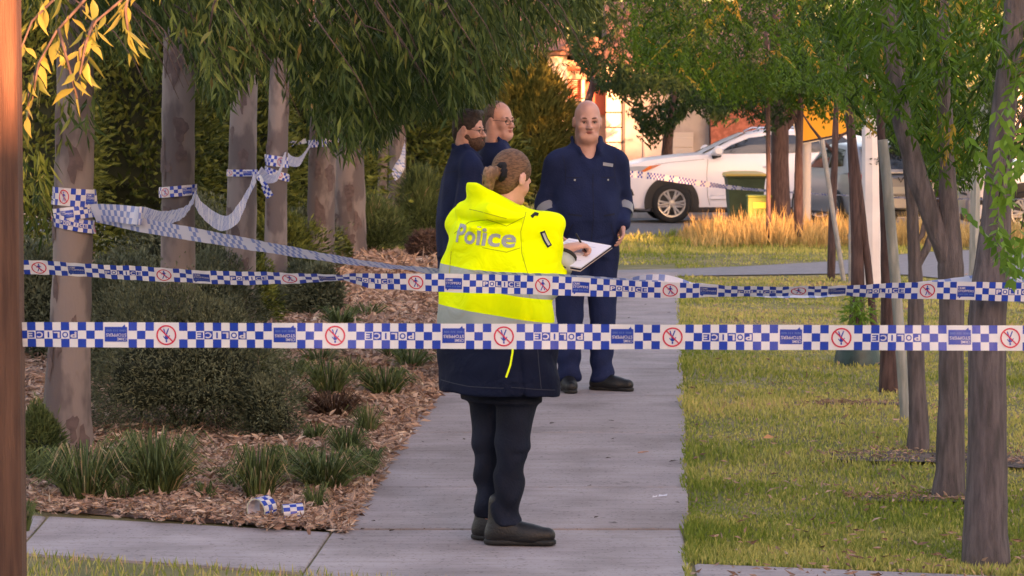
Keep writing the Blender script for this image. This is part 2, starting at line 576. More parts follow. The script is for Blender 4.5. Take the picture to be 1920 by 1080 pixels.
V, Q = leaf_arrays(np.stack([X, Y, Zc], 1), D, L, L * (0.22 + 0.2 * rng.random(n)), 0.2, 11)
me = npmesh('bark_chips', V, Q, CHIP, rnd=rng.random(n))
tag(link('bark_chips', me), 'loose reddish brown bark chips covering the garden bed', 'mulch', kind='stuff')
# ------------------------------------------------------------------ unseen buildings added behind the photographer to cast the evening shade
REND = mat('cream render', (0.42, 0.36, 0.30), 0.9, (0.48, 0.42, 0.35), 5, 0.2, 80)
TILE = mat('roof tile', (0.12, 0.06, 0.045), 0.8, (0.2, 0.1, 0.075), 10, 0.4, 60)
GLASS = mat('window glass', (0.03, 0.035, 0.04), 0.08, spec=0.8)
FRAME = mat('window frame', (0.5, 0.48, 0.45), 0.5)
def shade_house(x0, x1, y1, top, label):
    t = thing('house', label, 'house', ((x0 + x1) / 2, y1, 0))
    w = (x1 - x0) / 2
    MB().box(-w, w, -7, 0, 0, top - 1.2).build('wall', REND, t)
    m = MB()
    m.add([(-w - .4, .4, top - 1.25), (w + .4, .4, top - 1.25), (w + .4, -7.4, top - 1.25), (-w - .4, -7.4, top - 1.25), (-w * .93, -3.5, top), (w * .93, -3.5, top)],
          [(0, 1, 5, 4), (2, 3, 4, 5), (1, 2, 5), (3, 0, 4), (3, 2, 1, 0)])
    m.build('roof', TILE, t)
    for i in range(max(1, int(w))):
        x = -w + (i + .5) * 2
        f = MB().box(x - .5, x + .5, 0.002, .05, .9, 2.1).build('window', FRAME, t)
        MB().box(x - .44, x + .44, .052, .06, .96, 2.04).build('pane', GLASS, f)
    return t
shade_house(12.6, 24, -20, 11.8, 'tall rendered house added for shade behind the photographer, nearest the street corner')
shade_house(24.05, 29.6, -20, 5.7, 'small low rendered house added for shade behind the photographer between two taller ones')
shade_house(29.7, 60, -20, 8.9, 'long rendered house added for shade behind the photographer at the far end')
shade_house(8.15, 12.5, -20, 4.5, 'low rendered garage added for shade behind the photographer on the garden side')
shade_house(-70, 8.1, -20, 10.2, 'wide rendered house added for shade behind the photographer on the garden side')

# ------------------------------------------------------------------ trees
def px_tube(m, poly, d, n=14, flare=True, lump=0.02, seed=0):
    """trunk through photo pixels (x, y, width px) at distance d (number or per point)"""
    r = random.Random(seed)
    pts, rad = [], []
    ds = d if hasattr(d, '__len__') else [d] * len(poly)
    for i in range(len(poly) - 1):
        for k in range(5):
            t = k / 5
            x, y, w = [poly[i][j] * (1 - t) + poly[i + 1][j] * t for j in range(3)]
            dd = ds[i] * (1 - t) + ds[i + 1] * t
            pts.append(at(x, y, dd)); rad.append(w / 2 / F * dd * (1 + r.uniform(-lump, lump)))
    x, y, w = poly[-1]
    pts.append(at(x, y, ds[-1])); rad.append(w / 2 / F * ds[-1])
    m.tube(pts, rad, n)
    return pts

def trunk_mesh(name, poly, d, m_, parent, n=16, seed=0, rough=0.004):
    m = MB(); px_tube(m, poly, d, n, seed=seed)
    V = np.array(m.V)
    dis = pnoise(V * [1, 1, 0.35], 14.0, seed) * rough + pnoise(V * [1, 1, 0.3], 50.0, seed + 1) * rough * 0.5
    c = V.copy()
    V[:, 0] += dis; V[:, 1] += dis * 0.5
    m.V = [tuple(v) for v in V]
    o = m.build(name, m_, parent, True)
    return o

def base_thing(name, label, cat, x, y, d, group=None):
    t = thing(name, label, cat, (0, 0, 0), 0, group)
    p = at(x, y, d)
    t.location = (p.x, d, float(gz(d)))
    return t
def rehome(t):
    """keep children where they are though the parent sits at the base"""
    bpy.context.view_layer.update()
    inv = Matrix.Translation(t.location).inverted()
    for c in t.children:
        c.matrix_parent_inverse = inv

def strands(n, xs, ybs, ytop, d0, d1, seed, L=0.11, W=0.022, ns=16, slen=0.42, wind=0.25, edge=0.35, xr_=None):
    """drooping gum twigs with hanging leaves; returns leaf verts, quads and twig paths"""
    r = np.random.default_rng(seed)
    px = r.uniform(xs[0], xs[-1], n)
    yb = np.interp(px, xs, ybs)
    d = r.uniform(d0, d1, n)
    t = r.random(n)
    py = np.where(r.random(n) < edge, yb - np.abs(r.normal(0, 48, n)), ytop + (yb - ytop) * t)
    tipX = (px - 960) / F * d
    tipZ = HC + (YH - py) / F * d
    wX = r.normal(wind * 0.5, 0.22, n); wY = r.normal(0, 0.2, n)
    P, D, TW = [], [], []
    for s in range(ns):
        u = s / ns
        k = slen * (1 - u) * r.uniform(0.75, 1.25, n)
        x = tipX - wX * k - wX * 0.4 * k * (1 - u)
        y = d - wY * k
        z = tipZ + L * 0.8 + k * 0.9
        P.append(np.stack([x, y, z], 1))
        D.append(np.stack([r.normal(wind * 0.5, 0.42, n), r.normal(0, 0.42, n), -0.5 - np.abs(r.normal(0.4, 0.3, n))], 1))
    P = np.concatenate(P); D = np.concatenate(D)
    P += r.normal(0, 0.012, P.shape)
    Ls = L * r.uniform(0.6, 1.25, len(P))
    V, Q = leaf_arrays(P, D, Ls, W * r.uniform(0.7, 1.2, len(P)), 0.15, seed, 0.12)
    P[:, 2] += 0.05 * np.sin(P[:, 0] * 13 + seed)
    clump = 0.30 + 0.36 * pnoise(P, 4.0, seed) + r.normal(0, 0.20, len(P))
    return V, Q, np.clip(clump, 0, 1)

def twigs(m, n, x0, x1, y0, y1, d0, d1, seed, lx=120, ly=150, w=2.3):
    r = random.Random(seed)
    for _ in range(n):
        x, y, d = r.uniform(x0, x1), r.uniform(y0, y1), r.uniform(d0, d1)
        pl = [(x - lx * r.uniform(.4, 1), y - ly * r.uniform(.5, 1), w * 1.6), (x - lx * .3, y - ly * .35, w * 1.2), (x, y, w * .9), (x + lx * .25, y + ly * .45, w * .45)]
        pts = [at(a, b, d) for a, b, c in pl]
        m.tube(pts, [c / 2 / F * d for a, b, c in pl], 5)

gum_specs = [
 # x,y,width polyline ; d ; label
 ([(128, 872, 98), (128, 760, 90), (132, 600, 80), (138, 420, 74), (142, 250, 72), (140, 60, 68), (134, -300, 60)], 14.8, 'thick smooth gum trunk in front, nearest the left post, wrapped twice in crumpled police tape'),
 ([(334, 735, 70), (334, 560, 66), (334, 350, 62), (334, 180, 62), (338, 0, 58), (344, -260, 50)], 18.0, 'straight gum trunk behind the rounded shrub with a checked tape band at head height'),
 ([(450, 660, 64), (452, 500, 58), (454, 330, 52), (458, 200, 48), (462, 0, 44), (470, -200, 38)], 21.5, 'gum trunk with tape tied in a knot, third in the row from the left'),
 ([(516, 612, 48), (517, 480, 44), (519, 330, 40), (524, 150, 38), (536, 0, 34), (548, -160, 28)], 25.0, 'slim gum trunk beside the tape knot, with a crumpled tape band above it'),
 ([(601, 530, 58), (602, 440, 54), (604, 300, 50), (606, 180, 46), (610, 0, 40), (612, -120, 34)], 31.0, 'pale gum trunk with checked tape round its top under the hanging leaves'),
 ([(656, 492, 64), (656, 420, 60), (655, 300, 54), (655, 180, 50), (660, 0, 44), (664, -100, 38)], 35.8, 'blotched gum trunk with loose peeling bark standing in the bark chips'),
 ([(716, 455, 20), (717, 360, 18), (719, 250, 16), (722, 100, 14), (724, -80, 10)], 42.0, 'thin pale gum trunk just left of the last taped one'),
 ([(743, 446, 36), (744, 360, 33), (746, 270, 30), (748, 120, 28), (752, -80, 22)], 43.5, 'mottled gum trunk with a strip of tape dangling from it, farthest of the row'),
]
gum_trees = []
GG = 'gum trees in a row along the garden bed'
for i, (poly, d, lab) in enumerate(gum_specs):
    t = base_thing('gum_tree', lab, 'tree', poly[0][0], poly[0][1], d, GG)
    trunk_mesh('trunk', poly, d, BARK_GUM, t, 20, seed=20 + i, rough=0.006)
    gum_trees.append((t, poly, d))
# peeling bark patches as raised flakes on the trunks, each a part
for i, (t, poly, d) in enumerate(gum_trees):
    r = random.Random(90 + i)
    for k in range(16 if i in (0, 5, 7) else 9):
        ys_ = [p[1] for p in poly][::-1]
        y = r.uniform(max(60, poly[-1][1]), poly[0][1] - 30)
        xc = np.interp(y, ys_, [p[0] for p in poly][::-1]); w = np.interp(y, ys_, [p[2] for p in poly][::-1]) / 2 / F * d
        c = at(xc, y, d)
        a0 = r.uniform(-1.2, 1.2); hh, ww = r.uniform(.03, .13) * (d / 18) ** .5, r.uniform(.10, .42)
        nn = 16
        V = []
        for q in range(nn):
            an = 2 * math.pi * q / nn
            rr = 1 + 0.25 * math.sin(an * 3 + k) + .18 * math.sin(an * 5 + 2 * k) + r.uniform(-.1, .1)
            aa = a0 + ww * math.cos(an) * rr; zz = hh * math.sin(an) * rr
            V.append((c.x + math.sin(aa) * (w + .007), c.y - math.cos(aa) * (w + .007), c.z + zz))
        V.append((c.x + math.sin(a0) * (w + .0085), c.y - math.cos(a0) * (w + .0085), c.z))
        link('bark_patch', pymesh('bark_patch', V, [(q, (q + 1) % nn, nn) for q in range(nn)], BARKPATCH, True), t)

# crowns
def crown(t, parts, m_, name='crown', rnd=None):
    V, Q = merge([(a, b) for a, b, c in parts])
    rn = np.concatenate([c for a, b, c in parts])
    return link(name, npmesh(name, V, Q, m_, rnd=rn), t)
T1, T2, T3, T4, T5, T6, T7, T8 = [g[0] for g in gum_trees]
crown(T1, [strands(400, [175, 250, 300, 370, 410, 440, 500], [150, 130, 70, 140, 240, 245, 120], -260, 13.2, 16.5, 31, 0.095, 0.018),
           strands(60, [45, 110, 175], [60, 90, 140], -260, 13.2, 16, 32, 0.12, 0.022),
           strands(16, [40, 95], [500, 470], 400, 13.2, 13.8, 40, 0.12, 0.02, 10, .3), strands(7, [118, 172], [315, 300], 250, 13.6, 14.2, 41, 0.11, 0.02, 8, .2)], GUM)
crown(T2, [strands(680, [380, 430, 500, 545, 600, 640, 700, 760], [200, 235, 120, 150, 240, 290, 310, 265], -240, 14.5, 19.5, 33, 0.10, 0.0185)], GUM)
crown(T3, [strands(700, [600, 640, 700, 760, 860, 930], [300, 325, 315, 270, 235, 215], -220, 14.0, 20.5, 34, 0.105, 0.019)], GUM)
crown(T4, [strands(560, [830, 862, 905, 960, 1010, 1060, 1135], [245, 262, 225, 180, 130, 105, 25], -200, 13.6, 19.5, 35, 0.10, 0.0185)], GUM)
crown(T5, [strands(220, [190, 300, 500, 620, 740, 800], [170, 190, 210, 240, 230, 200], -150, 26, 31, 36, 0.17, 0.03)], GUM)
crown(T6, [strands(200, [600, 700, 800, 900, 950], [130, 200, 200, 150, 80], -130, 26, 34, 37, 0.18, 0.032)], GUM)
crown(T7, [strands(60, [640, 700, 760], [130, 150, 140], -100, 38, 42, 38, 0.2, 0.04)], GUM)
crown(T8, [strands(90, [700, 760, 830], [150, 180, 160], -100, 39, 44, 39, 0.2, 0.04)], GUM)
TWIG = mat('gum twig', (0.05, 0.032, 0.03), 0.8, (0.11, 0.075, 0.065), 20, 0.2, 80)
for t, a in ((T1, (200, 460, -20, 120, 13.1, 14, 1)), (T2, (420, 700, -20, 170, 14.2, 15.5, 2)), (T3, (640, 900, -20, 170, 13.8, 15, 3)), (T4, (860, 1080, -20, 90, 13.4, 14.5, 4))):
    m = MB(); twigs(m, 11, *a[:6], 50 + a[6]); 
    m.build('branch', TWIG, t, True)
for t, _, _ in gum_trees:
    rehome(t)

# near branch of sunlit leaves hanging beside the timber post: leaves large enough to pick apart are separate
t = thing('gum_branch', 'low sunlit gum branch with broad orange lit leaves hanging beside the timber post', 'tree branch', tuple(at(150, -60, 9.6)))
main_paths = [
 [(330, -60, 9.7), (240, -10, 9.6), (180, 40, 9.5), (150, 95, 9.4), (152, 145, 9.4)],
 [(210, -60, 9.8), (150, 10, 9.6), (105, 60, 9.5), (72, 120, 9.4), (60, 190, 9.4)],
 [(120, -60, 9.9), (100, 0, 9.7), (60, 40, 9.6), (40, 90, 9.5)],
 [(175, 40, 9.5), (160, 85, 9.4), (150, 140, 9.35)],
 [(110, 55, 9.5), (125, 110, 9.4), (145, 185, 9.35)],
 [(75, 115, 9.45), (55, 170, 9.4), (52, 235, 9.4)],
 [(250, -60, 9.6), (235, 20, 9.5), (240, 60, 9.5), (250, 95, 9.5)],
 [(430, -60, 12.6), (400, 10, 12.6), (392, 60, 12.6)],
]
leafshape = [(0, 0), (.10, .16), (.22, .40), (.36, .5), (.55, .40), (.78, .17), (1, 0)]
def near_leaf_mesh(k):
    r = random.Random(k)
    V = []
    for (u, w) in leafshape:
        zc = -0.06 * math.sin(u * 3)
        cv = 0.10 * math.sin(u * 3.1) * (1 if k % 2 else -1)
        for s in (-1, 0, 1):
            V.append((s * w * 0.30 + cv, zc + (0.035 if s else 0) * (w > 0), -u))
    Fs = []
    for i in range(len(leafshape) - 1):
        for s in (0, 1):
            a = i * 3 + s
            Fs.append((a, a + 1, a + 4, a + 3))
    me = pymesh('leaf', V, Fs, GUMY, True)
    a = me.attributes.new('rnd', 'FLOAT', 'FACE')
    a.data.foreach_set('value', np.full(len(me.polygons), (k * 0.137) % 1, dtype=np.float32))
    return me
leaf_meshes = [near_leaf_mesh(k) for k in range(7)]
m = MB()
inv = Matrix.Translation(t.location).inverted()
r = random.Random(5)
nleaf = 0
for pth in main_paths:
    pts = [at(*p) for p in pth]
    m.tube([inv @ p for p in pts], [0.006 - 0.004 * i / len(pts) for i in range(len(pts))], 6)
    for i in range(len(pts) - 1):
        for k in range(5):
            if nleaf > 200: break
            q = pts[i].lerp(pts[i + 1], (k + r.random()) / 5)
            o = link('leaf', leaf_meshes[nleaf % 7], t)
            nleaf += 1
            q2 = q + Vector((r.uniform(-.02, .02), r.uniform(-.05, .05), r.uniform(-.01, .005)))
            s = r.uniform(0.06, 0.115)
            o.matrix_local = inv @ (Matrix.Translation(q2) @ Matrix.Rotation(r.uniform(0, 6.3), 4, 'Z') @ Matrix.Rotation(r.uniform(-.75, .75), 4, 'X') @ Matrix.Rotation(r.uniform(-.75, .75), 4, 'Y') @ Matrix.Scale(s, 4))
m.build('branch', TWIG, t, True)

# ---- fern-leaved street trees on the verge
def fronds(n, xs, ybs, ytop, d0, d1, seed, fl=0.24, L=0.070, W=0.0145, pairs=9, edge=0.35, ylow=None):
    r = np.random.default_rng(seed)
    px = r.uniform(xs[0], xs[-1], n)
    yb = np.interp(px, xs, ybs)
    d = r.uniform(d0, d1, n)
    py = np.where(r.random(n) < edge, yb - np.abs(r.normal(0, 22, n)), ytop + (yb - ytop) * r.random(n))
    base = np.stack([(px - 960) / F * d, d, HC + (YH - py) / F * d], 1)
    fd = nrm(np.stack([r.normal(0, 0.8, n), r.normal(0, 0.8, n), r.normal(-0.75, 0.35, n)], 1))
    side = nrm(np.cross(fd, np.array([0, 0, 1.0]) + r.normal(0, 0.3, (n, 3))))
    base = base - fd * fl * np.array([1, 1, 0.9])
    P, D, Ls = [], [], []
    S = fl * r.uniform(0.7, 1.15, n)[:, None]
    for k in range(pairs):
        u = (k + 1) / pairs
        c = base + fd * S * u + np.array([0, 0, -0.22]) * S * u * u
        for s in (-1, 1):
            P.append(c)
            D.append(nrm(side * s * (1.0 - 0.3 * u) + fd * (0.55 + 0.4 * u) + np.array([0, 0, -0.6])) + r.normal(0, 0.15, (n, 3)))
            Ls.append(np.full(n, L * (1 - 0.5 * abs(u - 0.45))))
    P = np.concatenate(P); D = np.concatenate(D); Ls = np.concatenate(Ls)
    V, Q = leaf_arrays(P, D, Ls, W, 0.1, seed, 0.1)
    base_r = np.clip(0.38 + 0.3 * pnoise(base, 3.5, seed) + r.normal(0, 0.16, n), 0, 0.93)
    yl = r.random(n) < 0.035
    base_r = np.where(yl, 0.97 + 0.03 * r.random(n), base_r)
    rn = np.tile(base_r, 2 * pairs) + np.where(np.tile(yl, 2 * pairs), 0, r.normal(0, 0.06, len(P)))
    return V, Q, np.clip(rn, 0, 1)

SG = 'fern leaved street trees planted along the verge'
def street_tree(lab, trunks, d, crowns, bark=BARK_R, group=SG, cm=PINN, name='street_tree'):
    p0 = trunks[0][0]
    t = base_thing(name, lab, 'tree', p0[0], p0[1], d if not hasattr(d, '__len__') else d[0], group)
    for i, poly in enumerate(trunks):
        trunk_mesh('trunk' if i == 0 else 'branch', poly, d, bark, t, 16 if i == 0 else 10, seed=200 + p0[0] + i, rough=0.005)
    for c in crowns:
        crown(t, [c], cm)
    rehome(t)
    return t
street_tree('stout grey brown street tree at the right edge with a knot under the tape',
  [[(1848, 1062, 96), (1845, 1000, 84), (1849, 860, 72), (1851, 700, 68), (1852, 600, 72), (1862, 500, 68), (1868, 420, 58), (1874, 320, 50), (1882, 220, 46), (1892, 120, 44), (1902, 20, 42), (1905, -200, 34)],
   [(1890, 160, 24), (1915, 110, 22), (1950, 40, 18)]], 11.5,
  [fronds(150, [1700, 1780, 1850, 1930, 2000], [70, 120, 120, 150, 150], -320, 10.6, 13.0, 61)])
t = street_tree('grey forked street tree, second from the right edge, its limb leaning far to the left',
  [[(1778, 946, 66), (1783, 880, 54), (1785, 760, 48), (1785, 600, 46), (1784, 500, 50), (1782, 420, 38), (1776, 300, 32), (1770, 150, 28), (1765, -150, 22)],
   [(1796, 540, 34), (1775, 478, 42), (1752, 420, 40), (1722, 340, 40), (1694, 235, 38), (1675, 130, 32), (1664, 40, 28), (1652, -200, 22)]], 13.4,
  [fronds(330, [1560, 1640, 1700, 1760, 1830], [60, 130, 200, 310, 290], -300, 12.4, 15.4, 62)])
street_tree('crooked street tree with a split scar on its trunk above a mulch ring',
  [[(1718, 864, 46), (1722, 800, 38), (1721, 740, 34), (1718, 620, 32), (1716, 520, 28), (1712, 450, 24), (1710, 380, 22), (1700, 290, 18), (1690, 150, 14), (1685, -50, 10)],
   [(1720, 500, 16), (1738, 466, 14), (1748, 430, 11), (1762, 380, 8)],
   [(1712, 458, 12), (1728, 440, 10), (1736, 400, 8)]], 15.0,
  [fronds(260, [1600, 1680, 1740, 1820, 1860], [130, 230, 305, 330, 300], -260, 14.4, 17.5, 63)])
street_tree('dark street tree beside the leaning grey stake',
  [[(1668, 764, 44), (1668, 700, 38), (1668, 600, 36), (1665, 500, 28), (1660, 400, 20), (1652, 280, 16), (1646, 120, 12), (1640, -60, 8)]], 17.9,
  [fronds(260, [1560, 1620, 1700, 1760, 1820], [150, 225, 260, 335, 320], -220, 17, 20.5, 64)], BARK_D)
street_tree('brown street tree in front of the pale pole with a thin dark stem crossing it',
  [[(1606, 622, 30), (1607, 520, 26), (1605, 420, 22), (1600, 330, 18), (1592, 240, 13), (1586, 120, 9)],
   [(1642, 640, 13), (1626, 480, 14), (1610, 360, 16), (1598, 260, 14), (1590, 180, 11), (1584, 60, 8)]], 22.0,
  [fronds(260, [1490, 1550, 1600, 1650, 1700], [120, 170, 235, 205, 240], -200, 20.5, 24.5, 65, 0.28, 0.06, 0.016)], BARK_D)
street_tree('slender dark street tree rising out of the lawn just right of the yellow sign',
  [[(1559, 532, 16), (1560, 450, 15), (1562, 350, 14), (1566, 260, 12), (1570, 150, 8), (1574, 20, 5)],
   [(1562, 285, 7), (1540, 262, 6), (1520, 238, 4), (1505, 215, 3)], [(1562, 270, 6), (1580, 252, 5), (1592, 246, 3)]], 30.5,
  [fronds(230, [1450, 1500, 1560, 1610, 1640], [130, 165, 190, 205, 180], -170, 28, 33, 66, 0.32, 0.075, 0.02)], BARK_D)
# bright overhanging twig of leaves at the right edge
t = thing('ash_branch', 'bright green leafy branch hanging over the right edge trunk', 'tree branch', tuple(at(1930, 0, 10.2)))
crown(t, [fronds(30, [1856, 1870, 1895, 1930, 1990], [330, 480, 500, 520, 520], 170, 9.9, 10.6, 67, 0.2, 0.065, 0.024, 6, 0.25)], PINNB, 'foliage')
m = MB(); m.tube([at(2010, -60, 10.2), at(1950, 120, 10.2), at(1900, 260, 10.2), at(1870, 380, 10.1)], [.01, .008, .005, .002], 6)
m.tube([at(1950, 120, 10.2), at(1940, 300, 10.2), at(1915, 430, 10.2)], [.007, .005, .002], 6)
m.build('branch', TWIG, t, True)
rehome(t)

# trees beyond, near the road
def far_tree(lab, trunk, d, xs, yb, ytop, n, seed, cm=FARL, L=0.11, W=0.03, dd=2.5, bark=BARK_D, extra=()):
    t = base_thing('street_tree', lab, 'tree', trunk[0][0], trunk[0][1], d, 'trees near the road')
    trunk_mesh('trunk', trunk, d, bark, t, 14, seed=seed)
    for e in extra:
        trunk_mesh('branch', e, d, bark, t, 10, seed=seed)
    crown(t, [fronds(n, xs, yb, ytop, d - dd, d + dd, seed, 0.42, L, W, 8)], cm)
    rehome(t)
far_tree('round street tree by the kerb between the bins and the yellow sign',
  [(1463, 432, 44), (1463, 380, 38), (1462, 300, 33), (1462, 230, 32), (1458, 150, 26), (1450, 20, 18)], 44.5,
  [1370, 1410, 1450, 1490, 1580], [190, 225, 235, 180, 175], -140, 420, 71, extra=[[(1464, 250, 16), (1485, 225, 14), (1500, 190, 10)]])
far_tree('dark leafy street tree in front of the grey garage wall',
  [(1250, 300, 22), (1252, 262, 19), (1258, 225, 17), (1264, 190, 14), (1270, 120, 10)], 62,
  [1190, 1220, 1260, 1300, 1360], [215, 270, 235, 200, 235], -60, 420, 72, L=0.15, W=0.045)
far_tree('broad dark street tree whose crown hangs over the house roof',
  [(1092, 318, 18), (1094, 220, 16), (1120, 130, 14), (1180, 20, 12)], 56,
  [1075, 1120, 1180, 1260, 1340, 1420], [100, 165, 178, 165, 205, 190], -130, 1500, 73, L=0.12, W=0.035, dd=4)
far_tree('leafy street tree spreading over the road above the white car',
  [(1441, 446, 10), (1441, 330, 9), (1440, 200, 9), (1436, 60, 7)], 40.5,
  [1190, 1280, 1360, 1440, 1520], [110, 140, 185, 185, 150], -150, 1200, 74, cm=PINN, L=0.09, W=0.026, dd=3)
far_tree('dark street tree on the far side of the road behind the silver hatchback',
  [(1770, 390, 40), (1768, 330, 30), (1766, 250, 26), (1764, 100, 20)], 47.5,
  [1640, 1700, 1760, 1820, 1900], [235, 290, 325, 330, 200], -140, 700, 75, L=0.12, W=0.035, dd=3)
far_tree('pale green street tree in the gap beyond the right edge trunk',
  [(1925, 330, 18), (1925, 250, 16), (1922, 100, 14)], 64,
  [1840, 1880, 1920, 1990], [270, 300, 290, 330], 110, 160, 76, L=0.18, W=0.06)

# unseen trees added behind the photographer to keep the low sun off the roadside trees
for lab, x, z0, z1, w in (('dense tree added for shade behind the photographer over the small low house', 28.9, 7.6, 15, 2.1), ('dense tree added for shade behind the photographer over the long house', 34.9, 8.2, 15, 1.1),
                          ('broad tree added for shade behind the photographer at the end of the long house', 43.4, 8.2, 15, 4.2)):
    t = thing('added_shade_tree', lab, 'tree', (x, -27.5, 0))
    rb = np.random.default_rng(int(x * 10)); nb_ = int(2600 * w)
    Pb = np.stack([rb.uniform(-w, w, nb_), rb.uniform(-1.2, 1.2, nb_), z0 - .5 + (z1 - z0) * rb.random(nb_)], 1)
    V, Q = leaf_arrays(Pb, rb.normal(size=(nb_, 3)), .5, .26, .1, 5)
    link('crown', npmesh('crown', V, Q, FARL, rnd=rb.random(nb_)), t)
    MB().tube([(0, 0, 0), (0, 0, z0 + 1)], [.3, .2], 10).build('trunk', BARK_D, t)

# ------------------------------------------------------------------ shrubs and hedge
def cloud(c, rad, n, L, W, m_, seed, name='foliage', parent=None, up=0.3, core=0.78, shell=0.55, droop=0.0, lump=0.18):
    """leafy mass: leaves through the outer volume of an uneven ellipsoid, over a solid dark core"""
    r = np.random.default_rng(seed)
    c = np.array(c); rad = np.array(rad)
    U = nrm(r.normal(size=(n, 3)))
    U[:, 2] = np.where(U[:, 2] < -0.62, -U[:, 2], U[:, 2])
    q = 1 - shell * r.random(n) ** 1.6
    q = q * (1 + lump * pnoise(U, 3.2, seed) + lump * 0.6 * pnoise(U, 8.0, seed + 1))
    q = q * np.where(r.random(n) < 0.07, 1.0 + 0.28 * r.random(n), 1.0)
    P = c + U * q[:, None] * rad
    D = U * 0.8 + r.normal(0, 0.55, (n, 3)) + np.array([0, 0, up - droop])
    V, Q = leaf_arrays(P, D, L * r.uniform(.6, 1.3, n), W, 0.1, seed)
    rn = 0.35 + 0.25 * pnoise(P, 6 / max(rad), seed + 2) + r.normal(0, 0.18, n) + 0.1 * U[:, 2]
    return P, V, Q, np.clip(rn, 0, 1)

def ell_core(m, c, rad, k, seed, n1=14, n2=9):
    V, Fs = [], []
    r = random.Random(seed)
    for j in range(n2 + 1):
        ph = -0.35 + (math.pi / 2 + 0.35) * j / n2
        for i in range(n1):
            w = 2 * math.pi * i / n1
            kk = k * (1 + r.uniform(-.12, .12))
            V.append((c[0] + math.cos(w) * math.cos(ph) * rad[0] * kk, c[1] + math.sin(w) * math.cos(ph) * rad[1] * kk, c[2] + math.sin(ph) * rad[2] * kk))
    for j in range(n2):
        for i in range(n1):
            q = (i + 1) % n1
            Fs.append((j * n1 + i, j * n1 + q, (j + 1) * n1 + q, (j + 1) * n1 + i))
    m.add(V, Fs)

def shrub(name, lab, cat, x, y, d, w_px, h_px, n, L, W, m_, seed, group=None, depth=0.8, **kw):
    """base centre at photo x, y ; width and height in photo pixels at distance d"""
    g = float(gz(d))
    X = (x - 960) / F * d
    rx, h = w_px / 2 / F * d, h_px / F * d
    t = thing(name, lab, cat, (X, d, g), 0, group)
    rad = (rx, rx * depth, h * 0.62)
    cz = h * 0.38
    P, V, Q, rn = cloud((0, 0, cz), rad, n, L, W, m_, seed, **kw)
    V[:, 2] = np.maximum(V[:, 2], 0.01)
    link('foliage', npmesh('foliage', V, Q, m_, rnd=rn), t)
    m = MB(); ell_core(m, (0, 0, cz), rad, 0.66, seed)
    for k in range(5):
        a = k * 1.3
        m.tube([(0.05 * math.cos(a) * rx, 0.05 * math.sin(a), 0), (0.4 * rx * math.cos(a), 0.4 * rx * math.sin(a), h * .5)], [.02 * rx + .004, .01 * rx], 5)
    m.build('core_and_stems', DARKCORE, t)
    return t

shrub('rounded_shrub', 'large rounded grey green shrub behind the grass tufts at the left', 'shrub', 345, 880, 15.6, 405, 268, 42000, 0.027, 0.008, SHRB, 301, depth=0.75, lump=0.26, shell=.7, core=.6)
shrub('low_shrub', 'loose lower wing of grey green shrub spilling toward the footpath', 'shrub', 500, 850, 15.3, 110, 130, 6000, 0.026, 0.008, SHRB, 302, lump=0.3)
shrub('low_shrub', 'feathery yellow green shrub between the timber post and the first trunk', 'shrub', 66, 880, 14.2, 90, 130, 3500, 0.05, 0.008, TUFT, 303, lump=0.3, up=0.6)
shrub('rounded_shrub', 'dark soft shrub around the feet of the slim gum trunk', 'shrub', 585, 612, 24.6, 130, 105, 9000, 0.05, 0.014, SHRB, 304)
shrub('rounded_shrub', 'dusky shrub between the second and third gum trunks', 'shrub', 395, 680, 20.3, 190, 190, 12000, 0.045, 0.012, SHRB, 305)
shrub('rounded_shrub', 'shadowed shrub behind the first gum trunk', 'shrub', 220, 720, 18.5, 230, 230, 12000, 0.04, 0.012, SHRB, 306)
shrub('rounded_shrub', 'olive bush under the blotched gum trunk with bark chips in front', 'shrub', 560, 520, 32.0, 170, 120, 7000, 0.07, 0.02, SHRB, 307)
shrub('grassy_shrub', 'straw tipped grassy clump right of the mottled gum trunk', 'shrub', 700, 498, 36.5, 120, 100, 5000, 0.16, 0.012, TUFT, 308, up=1.0)
shrub('grassy_shrub', 'tall pale grass clump just left of the man in the blue coverall', 'shrub', 790, 470, 40.5, 100, 130, 5000, 0.2, 0.014, TUFT, 309, up=1.0)
shrub('low_shrub', 'purplish low plant beside the bearded man', 'shrub', 800, 478, 35.0, 70, 52, 3000, 0.07, 0.02, mat('purple foliage', (0.06, 0.035, 0.035), 0.7, (0.17, 0.12, 0.10), attr='rnd', lo=0, hi=1), 310)
for _k, (_l, _x, _y, _d, _w, _h) in enumerate([
 ('low olive bush filling the bed left of the second gum trunk', 235, 655, 21.5, 200, 170), ('low olive bush at the foot of the third gum trunk', 455, 610, 23.6, 130, 120),
 ('loose green bush behind the second gum trunk', 350, 585, 26, 240, 190), ('loose green bush behind the slim gum trunk', 520, 560, 29, 170, 130), ('loose green bush in shade left of the first gum trunk', 70, 690, 20, 150, 210),
 ('small olive bush left of the blotched gum trunk', 620, 515, 33.5, 60, 70)]):
    shrub('low_shrub', _l, 'shrub', _x, _y, _d, _w, _h, 9000, 0.0024 * _d, 0.0007 * _d, HEDG if _k % 2 else SHRB, 340 + _k, lump=.3, shell=.7)
HG = 'dense shrubs forming the green screen behind the gum trees'
hspec = [
 ('tall shaded screen shrub directly behind the timber post', 20, 600, 27, 330, 620, 321),
 ('tall shaded screen shrub between the first and second trunks', 235, 600, 29, 300, 560, 322),
 ('yellow green screen shrub behind the second and third trunks', 400, 560, 33, 260, 420, 323),
 ('olive screen shrub behind the tape knot', 540, 500, 38, 260, 400, 324),
 ('olive screen shrub behind the blotched trunk', 690, 470, 46, 260, 400, 325),
 ('dull green screen shrub left of the bearded man', 800, 450, 50, 180, 330, 326),
 ('dull green screen shrub filling the gap between the two groups of men', 905, 420, 52, 120, 190, 327),
]
